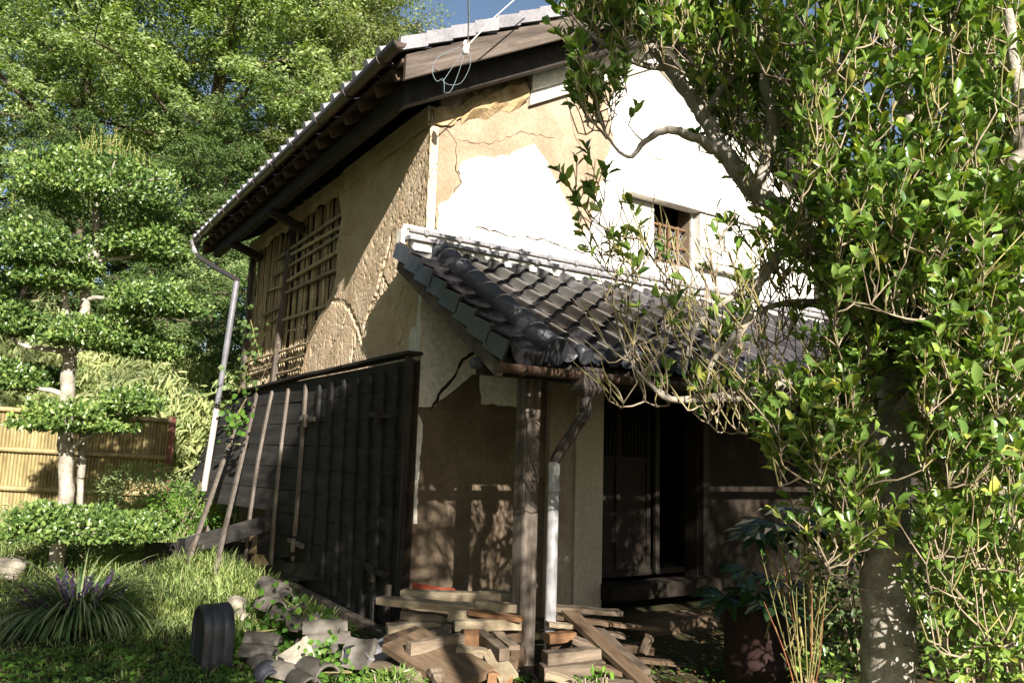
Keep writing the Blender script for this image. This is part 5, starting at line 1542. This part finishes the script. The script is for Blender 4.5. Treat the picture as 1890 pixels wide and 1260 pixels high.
def fatsia():
    def leaf(mb, o, d, up, s):
        d = d.normalized(); sd = d.cross(up).normalized(); up = sd.cross(d)
        for k in range(8):
            a = (k - 3.5) * .52
            L = s * (1 - .06 * abs(k - 3.5)); ax = d * math.cos(a) + sd * math.sin(a); pr = sd * math.cos(a) - d * math.sin(a)
            w = s * .13
            p = [o, o + ax * L * .45 + pr * w - up * L * .02, o + ax * L * .75 + pr * w * .8 - up * L * .08, o + ax * L - up * L * .2, o + ax * L * .75 - pr * w * .8 - up * L * .08, o + ax * L * .45 - pr * w - up * L * .02, o + ax * L * .5 + up * L * .02]
            mb.add(p, [(0, 6, 1), (1, 6, 2), (2, 6, 3), (3, 6, 4), (4, 6, 5), (5, 6, 0)])
    for label, spots, gx in (("dark fatsia with hand-shaped leaves at knee height in the doorway's right shade", [(1400, 1090, 5.6), (1340, 1100, 5.7), (1450, 1070, 5.4), (1380, 1050, 5.6), (1430, 1110, 5.3), (1360, 1065, 5.9)], (1400, 1230, 5.6)),
                             ("taller dark fatsia with broad hand-shaped leaves left of the evergreen trunk", [(1430, 965, 5.3), (1490, 980, 5.1), (1540, 1000, 5.0), (1400, 980, 5.4), (1520, 960, 5.1), (1480, 940, 5.2)], (1500, 1230, 5.2))):
        g = px(*gx); g.z = gz(g.x, g.y)
        root = thing("fatsia_plant", label, "plant", g, "fatsias in the shade beside the doorway")
        st = MB(); mb = MB()
        for s in spots:
            p = px(*s)
            st.tube([g, Vector((g.x * .6 + p.x * .4, g.y * .6 + p.y * .4, (g.z + p.z) / 2 + .05)), p], [.012, .009, .006], 6, cap=False)
            d = Vector((p.x - g.x + rnd.uniform(-.3, .1), p.y - g.y - .25, -.05))
            leaf(mb, p, d, Vector((-.1, -.4, 1)), rnd.uniform(.26, .36))
        st.build("stems", M_SHOOT, root); mb.build("leaves", L_FATSIA, root, fix=False)
fatsia()

def bare_shoots():
    g = px(1490, 1275, 4.75); g.z = gz(g.x, g.y)
    root = thing("bare_shoot_shrub", "bare yellow-stemmed shrub of upright shoots in front of the dark wall", "shrub", g)
    a = MB(); b = MB(); P = []; A = []
    for i, (x, y) in enumerate(((1440, 1010), (1455, 1040), (1480, 1000), (1492, 1010), (1500, 1050), (1425, 1060), (1515, 1090), (1470, 1080), (1410, 1110), (1405, 1020), (1447, 1100), (1530, 1060), (1520, 1130))):
        e = px(x, y, 4.7 + rnd.uniform(-.15, .15)); m_ = g.lerp(e, .5) + Vector((rnd.uniform(-.04, .04), 0, .03))
        Q = [Vector(v) for v in spline([tuple(g + Vector((rnd.uniform(-.06, .06), rnd.uniform(-.05, .05), 0))), tuple(m_), tuple(e)], 5)]
        (a if i % 4 else b).tube(Q, list(np.linspace(.005, .002, len(Q))), 5, cap=False)
        for k in range(rnd.randint(2, 5)):
            q = Q[rnd.randrange(4, len(Q))]; d = Vector((rnd.uniform(-1, 1), rnd.uniform(-1, 1), 1.3)).normalized() * rnd.uniform(.05, .14)
            a.tube([q, q + d], [.003, .002], 4, cap=False)
        if y < 1035:
            for k in range(8):
                P.append(np.array(Q[-1 - k % 3])); A.append(NR.normal(size=3) + np.array([0, 0, .5]))
    a.build("shoots", M_SHOOT, root, fix=False); b.build("red_shoots", M_REDSHOOT, root, fix=False)
    L = np.full(len(P), .045); leaves_obj("leaves", L_WEED, P, A, NR.normal(size=(len(P), 3)) + np.array([0, -.4, .8]), L, L * .3, LANCE, root)
bare_shoots()

# ------------------------------------------------------------------ stones and odd things
def stone(label, c, r, name="stone", mat=M_STONE, sq=(1, 1, .7)):
    bm = bmesh.new(); bmesh.ops.create_icosphere(bm, subdivisions=3, radius=r)
    ph = rnd.uniform(0, 9)
    for v in bm.verts:
        n = v.co.normalized(); k = 1 + .13 * math.sin(n.x * 4 + ph) + .1 * math.cos(n.y * 5 + ph * 2) + .07 * math.sin(n.z * 7 + ph) + rnd.uniform(-.012, .012)
        v.co = Vector((v.co.x * sq[0], v.co.y * sq[1], v.co.z * sq[2])) * k
    me = bpy.data.meshes.new(name); bm.to_mesh(me); bm.free(); me.polygons.foreach_set("use_smooth", [True] * len(me.polygons)); me.materials.append(mat)
    o = bpy.data.objects.new(name, me); o.location = c; COL.objects.link(o); tag(o, label, "stone")
def gpos(x, y, d, up=0):
    p = px(x, y, d); p.z = gz(p.x, p.y) + up; return p
stone("rounded grey stone at the left edge behind the lilyturf", gpos(8, 1070, 8.0, .08), .19)
stone("pale ochre stone in the grass at the foot of the black boards", gpos(440, 1090, 7.6, .04), .12)
stone("small pale stone just below the ochre one beside the grass", gpos(450, 1110, 7.3, .03), .09)
stone("low flat earth-stained step stone before the doorway", (2.35, -.95, .03), .45, "step_stone", M_TIMBER_DARK, (1.1, .55, .32))

def rusty_box():
    c = px(1410, 1215, 5.7); c.z = gz(c.x, c.y)
    root = thing("rusty_drum", "dark red rusty metal drum in the shade right of the doorway", "drum", c)
    m = MB(); zs = [0, .02, .19, .205, .22, .38, .395, .41, .58, .60]; rs = [.27, .28, .28, .292, .28, .28, .292, .28, .28, .27]
    m.tube([(c.x, c.y, c.z + z) for z in zs], rs, 26); m.build("drum_body", M_RUST, root)
    m = MB(); m.tube([(c.x + .285 * math.cos(a), c.y + .285 * math.sin(a), c.z + .60) for a in np.linspace(0, 2 * math.pi, 27)], .012, 6, cap=False); m.build("drum_rim", M_RUST, root)
rusty_box()

def ridge_tile():
    """big hollow ridge-end tile standing on its edge"""
    c = gpos(388, 1222, 5.85)
    root = thing("ridge_end_tile", "large blue-black arched ridge-end tile standing upright on the shaded grass", "ridge tile", c)
    ax = (Vector((.835, -.549, 0)) * .82 + Vector((.545, .838, 0)) * .58).normalized()                 # thickness direction, towards the viewer's right
    sd = Vector((-ax.y, ax.x, 0)); 
    H, Rr, Wd = .44, .18, .22
    def arch(r, base): 
        P = [(-r, base)] + [(r * math.cos(a), H - Rr + r * math.sin(a)) for a in np.linspace(math.pi, 0, 15)] + [(r, base)]
        return P
    def T(q, t): return c + sd * q[0] + Vector((0, 0, 1)) * q[1] + ax * t
    m = MB()
    secs = [(-Wd / 2, Rr - .012), (-Wd / 2 + .012, Rr), (-.042, Rr), (-.038, Rr - .002), (-.034, Rr), (.036, Rr + .001), (.04, Rr - .001), (.044, Rr + .001), (Wd / 2 - .012, Rr + .004), (Wd / 2, Rr - .008)]
    m.grid([[T(q, t) for q in arch(r, -.03)] for t, r in secs])
    m.build("tile_body", M_TILE_BLUE, root)
    m = MB(); m.grid([[T(q, t) for q in arch(r, -.03)] for t, r in ((-Wd / 2, Rr - .012), (-Wd / 2, Rr - .04), (-Wd / 2 + .02, Rr - .045))]); m.prism(arch(Rr - .04, -.03), lambda a, b, t: T((a, b), t), -Wd / 2 + .018, Wd / 2 - .004); m.build("tile_hollow", M_TILE_BLUE, root)
ridge_tile()

# ------------------------------------------------------------------ loose roof tiles in the grass
def half_tile(label, c, d, r=.078, L=.27, tip=0.0, name="loose_tile", mat=None, collar=True):
    c = Vector(c); d = Vector(d).normalized(); up = Vector((0, 0, 1)); up = (up - d * up.dot(d)).normalized(); s = d.cross(up)
    if tip: up, s = up * math.cos(tip) + s * math.sin(tip), s * math.cos(tip) - up * math.sin(tip)
    m = MB(); th = .016
    prof = [(-L / 2, r), (L / 2 - .045, r), (L / 2 - .043, r - .014), (L / 2, r - .016)] if collar else [(-L / 2, r), (-L / 2 + .004, r + .003), (L / 2, r * .98)]
    A = np.linspace(0, math.pi, 13)
    ring = lambda pos, rr: [c + d * pos + s * math.cos(a) * rr + up * math.sin(a) * rr for a in A]
    outer = [ring(p, q) for p, q in prof]; inner = [ring(p, q - th) for p, q in prof]
    m.grid(outer); m.grid(inner)
    m.grid([outer[0], inner[0]], False); m.grid([outer[-1], inner[-1]], False)
    m.grid([[o[0] for o in outer], [i[0] for i in inner]], False); m.grid([[o[-1] for o in outer], [i[-1] for i in inner]], False)
    o = m.build(name, mat or M_TILE_OLD, None, loc=c); tag(o, label, "roof tile", "loose roof tiles heaped in the grass")
def flat_tile(label, c, u, v, w=.27, h=.27, curve=.03, mat=None, name="loose_tile"):
    c = Vector(c); u = Vector(u).normalized(); v = Vector(v); v = (v - u * v.dot(u)).normalized(); n = u.cross(v)
    m = MB()
    N = 10
    pr = [(-w / 2 + w * i / N, -curve * math.sin(math.pi * i / N / .8) if i / N < .8 else .02 * math.sin(math.pi * (i / N - .8) / .2)) for i in range(N + 1)]
    top = [[c + u * a + n * b + v * t for a, b in pr] for t in (-h / 2, 0, h / 2)]; bot = [[p - n * .015 for p in r] for r in top]
    m.grid(top); m.grid(bot); m.grid([top[0], bot[0]], False); m.grid([top[-1], bot[-1]], False); m.grid([[r[0] for r in top], [r[0] for r in bot]], False); m.grid([[r[-1] for r in top], [r[-1] for r in bot]], False)
    o = m.build(name, mat or M_TILE_OLD, None, loc=c); tag(o, label, "roof tile", "loose roof tiles heaped in the grass")
R_ = Vector((.835, -.549, 0)); F_ = Vector((.545, .838, 0))
def tp(x, y, d): 
    p = px(x, y, d); p.z = max(p.z, gz(p.x, p.y) + .01); return p
half_tile("top half-round tile of the dark stack against the black boards", px(505, 1090, 7.15), R_ * .8 - F_ * .5 + Vector((0, 0, -.15)), .10, .30)
half_tile("second half-round tile down in the dark stack against the black boards", px(512, 1104, 7.1), R_ * .8 - F_ * .6 + Vector((0, 0, -.1)), .10, .28)
half_tile("lowest half-round tile of the dark stack, its hollow end facing out", px(500, 1122, 7.0), R_ * .6 - F_ * .8, .11, .28)
half_tile("upper of two pale collared tiles lying at the middle of the heap", px(600, 1163, 6.15), R_ + F_ * .25 + Vector((0, 0, .05)), .085, .34)
half_tile("lower of two pale collared tiles lying at the middle of the heap", px(605, 1184, 6.1), R_ + F_ * .25 + Vector((0, 0, .05)), .085, .34)
half_tile("half-buried collared tile under the two pale ones", tp(585, 1200, 6.05), R_ + F_ * .1, .085, .32)
half_tile("pale half-round tile at the left end of the heap, highest of three", px(485, 1185, 5.9), R_ + Vector((0, 0, -.05)), .075, .26)
half_tile("middle pale half-round tile at the left end of the heap", px(478, 1208, 5.8), R_ - F_ * .2, .08, .26)
half_tile("sunlit half-round tile with open end at the left end of the heap", tp(485, 1228, 5.7), R_ * .5 - F_ * .8, .085, .26)
half_tile("dark bluish half-round tile lying at the front left of the heap", tp(497, 1250, 5.35), R_ * .5 - F_, .09, .24, 0, mat=M_TILE_BLUE)
half_tile("yellow-stained half-round tile at the front of the heap", tp(535, 1248, 5.3), R_ * .9 - F_ * .6, .085, .28)
half_tile("large rolled tile with double rim at the front of the heap", tp(585, 1246, 5.2), R_ * .8 - F_ * .9 + Vector((0, 0, .05)), .10, .30, 0, collar=False)
half_tile("small rolled tile nested against the double-rimmed one", tp(560, 1262, 5.1), R_ * .7 - F_ * .9, .075, .24, collar=False)
flat_tile("mossy flat tile leaning up out of the weeds", px(545, 1212, 5.65), (.75, -.35, .55), (.35, .45, .75), .26, .2, .004, M_STONE)
flat_tile("curved pan tile tilted on top of the heap's right end", px(662, 1203, 5.55), R_ + Vector((0, 0, -.12)), F_ * .6 + Vector((0, 0, .8)), .23, .22, .03)
flat_tile("broken pan tile propped beneath the tilted one", px(640, 1212, 5.6), R_ * .4 + Vector((0, 0, .8)), F_ + R_ * .3, .2, .2, .02, M_TILE_BLUE)
flat_tile("bluish flat tile at the foot of the board pile", px(700, 1193, 5.65), R_ + F_ * .6 + Vector((0, 0, .1)), F_ - R_ * .4 + Vector((0, 0, .35)), .24, .22, .02, M_TILE_PALE)
flat_tile("pan tile lying flat behind the pale collared pair", tp(560, 1145, 6.5), R_ + F_ * .3, F_ - R_ * .3 + Vector((0, 0, .2)), .28, .26, .025)
flat_tile("grey pan tile at the back of the heap beside the sill", tp(530, 1125, 6.8), R_ + F_ * .1, F_ + Vector((0, 0, .15)), .28, .26, .025)

# ------------------------------------------------------------------ pile of old lumber by the drain pipe
def lumber(label, a, b, da, db, w, h, mat=M_TIMBER, name="lumber_piece", roll=0.0, cat="lumber", warp=.004, wv=None):
    p = px(a[0], a[1], da); q = px(b[0], b[1], db)
    d = (q - p); L = d.length; d = d.normalized()
    up = Vector((0, 0, 1))
    sd = d.cross(up).normalized() if wv is None else -(Vector(wv) - d * Vector(wv).dot(d)).normalized()
    u = sd.cross(d)
    if roll: u, sd = u * math.cos(roll) + sd * math.sin(roll), sd * math.cos(roll) - u * math.sin(roll)
    m = MB(); m.beam((-L / 2, 0, 0), (L / 2, 0, 0), w, h, warp=warp, seg=6)
    o = m.build(name, mat)
    M = Matrix((d, -sd, u)).transposed().to_4x4(); M.translation = (p + q) / 2
    o.matrix_world = M
    tag(o, label, cat, "old lumber piled by the drain pipe")
lumber("long pale plank lying across the top of the pile left of the post", (700, 1106), (880, 1122), 6.1, 5.9, .14, .05, M_TIMBER_PALE)
lumber("greenish squared beam resting behind the top plank against the wall", (742, 1098), (965, 1104), 6.35, 6.2, .12, .085, M_TIMBER_PALE)
lumber("grey beam jutting left under the top plank", (742, 1133), (838, 1144), 6.0, 5.95, .12, .06, M_TIMBER)
lumber("stubby pale block end under the top plank's right half", (838, 1136), (905, 1137), 5.75, 6.1, .12, .09, M_TIMBER_PALE)
lumber("pale block end stacked just below the stubby one", (838, 1154), (960, 1150), 5.65, 5.75, .10, .075, M_TIMBER_PALE)
lumber("thick pale tapered beam end pointing left at mid height of the pile", (714, 1162), (840, 1152), 5.85, 6.0, .12, .085, M_TIMBER_PALE)
lumber("wide dark weathered board lying tilted at the front of the pile", (744, 1180), (876, 1256), 5.45, 4.95, .36, .055, M_TIMBER_DARK, wv=R_ * .2 + F_ * .22 + Vector((0, 0, .06)))
lumber("second wide board lying half under the tilted front one", (738, 1170), (812, 1205), 5.7, 5.4, .30, .05, M_TIMBER_DARK, wv=R_ * .2 + F_ * .25 + Vector((0, 0, .04)))
lumber("short squared beam resting on the wide tilted board", (754, 1196), (852, 1180), 5.2, 5.45, .07, .085, M_TIMBER)
lumber("dark upright offcut standing in the middle of the pile", (868, 1200), (868, 1160), 5.5, 5.55, .11, .11, M_ORANGE, warp=.003)
lumber("beam slanting away to the right beside the upright offcut", (885, 1172), (932, 1208), 5.6, 5.15, .075, .08, M_TIMBER)
lumber("flat offcut lying at the foot of the upright one", (842, 1197), (898, 1206), 5.3, 5.3, .12, .05, M_TIMBER_PALE)
lumber("thin reddish strip under the flat offcut", (845, 1214), (888, 1216), 5.3, 5.35, .1, .025, M_ORANGE)
lumber("pale panelled board leaning against the weathered post", (905, 1200), (938, 1252), 5.3, 5.0, .13, .03, M_TIMBER_PALE, roll=.25)
lumber("red-brown block under the leaning panelled board", (900, 1252), (945, 1258), 5.05, 5.05, .10, .10, M_ORANGE)
lumber("pale beam end between the post and the top plank", (880, 1114), (965, 1122), 6.0, 5.95, .12, .06, M_TIMBER_PALE)
lumber("thin board sloping under the beam beside the post", (868, 1128), (965, 1143), 5.8, 5.7, .10, .028, M_ORANGE)
lumber("dark board on edge filling the pile behind the upright offcut", (770, 1172), (965, 1170), 6.0, 5.8, .12, .10, M_TIMBER_DARK)
lumber("low dark beam at the bottom of the pile behind the tilted board", (770, 1205), (965, 1212), 5.85, 5.6, .14, .12, M_TIMBER_DARK)
lumber("short board leaning in the gap left of the post", (915, 1165), (950, 1195), 5.7, 5.4, .08, .03, M_TIMBER)
lumber("long thin plank running right from the drain pipe towards the doorway", (1010, 1120), (1145, 1130), 6.0, 6.1, .13, .035, M_TIMBER)
lumber("long dark plank slanting down to the right in front of the doorway", (1045, 1125), (1205, 1275), 6.0, 5.0, .12, .04, M_TIMBER_DARK)
lumber("second slanting plank lying close behind the long dark one", (1090, 1150), (1190, 1240), 6.1, 5.3, .09, .035, M_TIMBER)
lumber("heavy squared beam right of the drain pipe, upper of two", (1005, 1214), (1110, 1204), 5.35, 5.5, .12, .08, M_TIMBER)
lumber("heavy squared beam right of the drain pipe, lower of two", (1000, 1240), (1112, 1230), 5.3, 5.4, .14, .09, M_TIMBER)
lumber("orange-brown log end beside the drain pipe", (1010, 1176), (1068, 1172), 5.7, 5.8, .09, .07, M_ORANGE)
lumber("pale flat piece above the orange log end", (1010, 1150), (1062, 1155), 5.8, 5.85, .1, .03, M_TIMBER_PALE)
lumber("low pale strip at the very front right of the drain pipe", (1010, 1243), (1085, 1268), 5.0, 4.9, .08, .04, M_TIMBER_PALE)
lumber("dark short board under the slanting planks", (1090, 1205), (1165, 1238), 5.6, 5.5, .14, .04, M_TIMBER_DARK)
lumber("block propped under the near end of the wide tilted board", (752, 1250), (784, 1256), 5.0, 5.1, .08, .10, M_TIMBER)
lumber("dark split board jammed in the middle of the pile under the block ends", (800, 1168), (880, 1160), 5.7, 5.9, .14, .05, M_TIMBER_DARK)
lumber("brown slat slanting behind the short squared beam", (795, 1175), (828, 1158), 5.5, 5.7, .08, .05, M_TIMBER)
lumber("narrow dark strip on the ground left of the weathered post's foot", (890, 1222), (950, 1228), 5.3, 5.2, .1, .06, M_TIMBER_DARK)
lumber("rough dark beam deep in the pile right of the drain pipe", (1010, 1190), (1120, 1178), 5.8, 6.0, .12, .10, M_TIMBER_DARK)
lumber("splintered brown board between the slanting planks and the squared beams", (1060, 1180), (1130, 1205), 5.6, 5.5, .10, .04, M_TIMBER)
for k, (x0, y0, x1, y1, d0, d1, w, h, mt, lab) in enumerate((
    (690, 1225, 770, 1236, 5.35, 5.2, .10, .03, 0, "thin splintered lath lying on the weeds left of the tilted board"),
    (780, 1150, 900, 1146, 5.95, 6.05, .12, .04, 1, "dark thin board showing between the tapered beam and the block ends"),
    (730, 1148, 800, 1152, 5.95, 6.0, .10, .03, 1, "dark thin board just above the tapered beam end"),
    (1025, 1138, 1120, 1150, 5.95, 6.0, .10, .03, 1, "dark board just under the long thin plank right of the pipe"),
    (1020, 1160, 1150, 1172, 5.9, 6.0, .12, .03, 0, "grey board under the pale flat piece right of the pipe"),
    (1100, 1228, 1190, 1252, 5.3, 5.2, .10, .03, 1, "dark lath on the leaf litter under the far slanting plank"),
    (1120, 1150, 1215, 1160, 6.0, 6.2, .10, .03, 1, "dark lath lying against the doorway step"),
    (1060, 1252, 1170, 1262, 5.0, 5.0, .09, .03, 0, "grey lath at the bottom edge right of the drain pipe"),
    (800, 1235, 815, 1262, 5.0, 4.9, .08, .05, 0, "stub of grey wood under the front edge of the tilted board"),
    (1140, 1215, 1240, 1222, 5.7, 5.8, .08, .03, 1, "dark lath at the far right of the scattered boards"))):
    lumber(lab, (x0, y0), (x1, y1), d0, d1, w, h, (M_TIMBER, M_TIMBER_DARK)[mt])
lumber("red painted board leaning against the wall on top of the pile", (762, 1088), (838, 1101), 6.55, 6.4, .03, .12, M_REDPAINT, "painted_board", 0.0, "board")
lumber("short dark bracket timber lying on the doorway step", (1150, 1195), (1205, 1200), 5.8, 5.85, .06, .05, M_TIMBER_DARK)
lumber("crooked pale offcut standing beside the doorway step", (1187, 1205), (1200, 1172), 5.75, 5.8, .05, .05, M_TIMBER, roll=.3)

def splinters():
    m = MB()
    for _ in range(170):
        x = rnd.uniform(-.75, 1.7); y = rnd.uniform(-2.3, -.35)
        z = gz(x, y) + rnd.uniform(.004, .03); a = rnd.uniform(0, 6.28); L = rnd.uniform(.03, .14)
        d = Vector((math.cos(a), math.sin(a), rnd.uniform(-.1, .25))) * L
        p = Vector((x, y, z)); m.beam(p, p + d, rnd.uniform(.006, .022), rnd.uniform(.004, .012), warp=.002)
    o = m.build("wood_splinters", M_TIMBER); tag(o, "splinters and chips of wood strewn round the lumber pile", "splinters", kind="stuff")
splinters()

# trees of the garden behind the viewer, whose shade falls across the scene
def on(x, y, d, up=0):
    return gpos(x, y, d, up)
shade_tree(None, "garden tree behind the viewer shading the left foreground", 21,
           [(on(140, 1180, 6.6, .15), 10.5, .62, 1500), (on(60, 1200, 6.3, .1), 10.5, .6, 1100), (on(260, 1200, 6.2, 0), 10.5, .55, 1000), (on(385, 1190, 5.85, .2), 10.2, .32, 900), (on(100, 1290, 5.2, 0), 10.0, .7, 1200), (on(330, 1300, 5.0, 0), 9.8, .6, 1000), (on(-60, 1150, 7, 0), 10.5, .6, 700)])
shade_tree(None, "garden tree behind the viewer dappling the black boards and lower gable", 22,
           [((-.15, 1.3, 1.0), 10.8, .55, 1500), ((-.15, .5, 1.5), 10.5, .45, 1300), ((-.15, 2.2, .5), 11.2, .5, 1200), ((-.15, .4, .6), 10.4, .5, 900), ((.5, 0, .95), 10.0, .40, 150), ((1.0, 0, .5), 10.2, .45, 150), ((-.15, 1.5, .2), 10.7, .6, 800), ((-.2, 3.2, .5), 11.6, .4, 800), ((-.15, 2.5, 1.7), 11.3, .28, 700), ((-.15, 1.6, 1.95), 10.9, .26, 700), ((-.15, .3, 2.0), 10.4, .26, 600), ((.3, -1.6, 1.3), 8.7, .4, 170), ((-.2, 1.9, 1.5), 11.2, .4, 420), ((.2, -1.2, .3), 9.2, .6, 330), ((-.2, -1.2, .4), 9.2, .5, 260), ((-.15, 2.4, 1.2), 11.2, .42, 480), ((-.15, .9, 2.0), 10.6, .35, 260), ((.08, -.75, 3.15), 8.9, .24, 420), ((.12, -1.25, 2.85), 8.5, .28, 620), ((.15, -1.75, 2.55), 8.2, .28, 560), ((.45, -1.5, 2.65), 8.4, .26, 360), ((-.2, -1.3, 2.7), 8.5, .22, 360), ((-.9, .2, .1), 10.3, .5, 330), ((-.6, -.6, .1), 9.8, .45, 260)])  # clumps aimed at the porch roof roll are added to shade it
shade_tree(None, "unseen tree added behind the viewer to darken the doorway", 23,
           [((1.75, 0, .7), 10.0, .35, 70), ((2.75, 0, .9), 10.0, .36, 750), ((3.4, 0, .9), 10.0, .5, 1300), ((4.2, 0, .8), 10.2, .6, 1500), ((5.0, 0, .8), 10.2, .6, 1300), ((3.8, 0, .3), 10.0, .5, 900), ((4.6, -.5, .3), 9.8, .5, 900), ((3.2, -1.0, .1), 9.4, .5, 420), ((.9, -1.3, .25), 9.4, .5, 260)])  # added crown, its shade stands in for the near evergreen's
# unseen trees added left, right and behind to block light from the sky
for k, (x, y, sc, rot, key, where) in enumerate(((-11, -6, 1.0, .4, "dark", "left of the viewer"), (-10.5, -.5, 1.05, 2.0, "tall", "beyond the fence's far side"), (-10.5, 4.5, 1.05, 4.1, "dark", "past the bamboo fence"), (-12, 10, 1.0, 1.2, "tall", "above the bamboo grass slope"), (-15, -11, .9, 1.2, "tall", "at the garden corner"), (-14, 2, 1.25, 5.5, "dark", "furthest to the left"),
                                           (11, -8, .75, 3.3, "dark", "on the far side of the evergreen"), (14, -3, .9, .9, "tall", "beside the timber annex"), (6.0, -17, .40, 2.6, "dark", "behind on the right"), (-.5, -18.5, .36, 5.2, "tall", "straight behind the viewer"), (-7.0, -17, .44, 1.5, "dark", "behind on the left"), (2.2, -20, .38, 4.4, "tall", "furthest behind"), (9.5, -15, .6, .2, "tall", "behind at the far right"))):
    root = thing("woodland_tree", "unseen tree added to block skylight, " + where, "tree", (x, y, gz(x, y) - .1), "unseen trees added to block skylight")
    root.rotation_euler = (0, 0, (rot % 1.0) - .5); root.scale = (sc,) * 3
    for o in PROTO[key]:
        kk = o.copy(); COL.objects.link(kk); kk.parent = root; kk.matrix_parent_inverse = Matrix.Identity(4)

for o in bpy.data.objects:
    if o.parent is None and o.get("category") and not o.get("kind"):
        o["kind"] = "thing"
print("objects", len(bpy.data.objects))
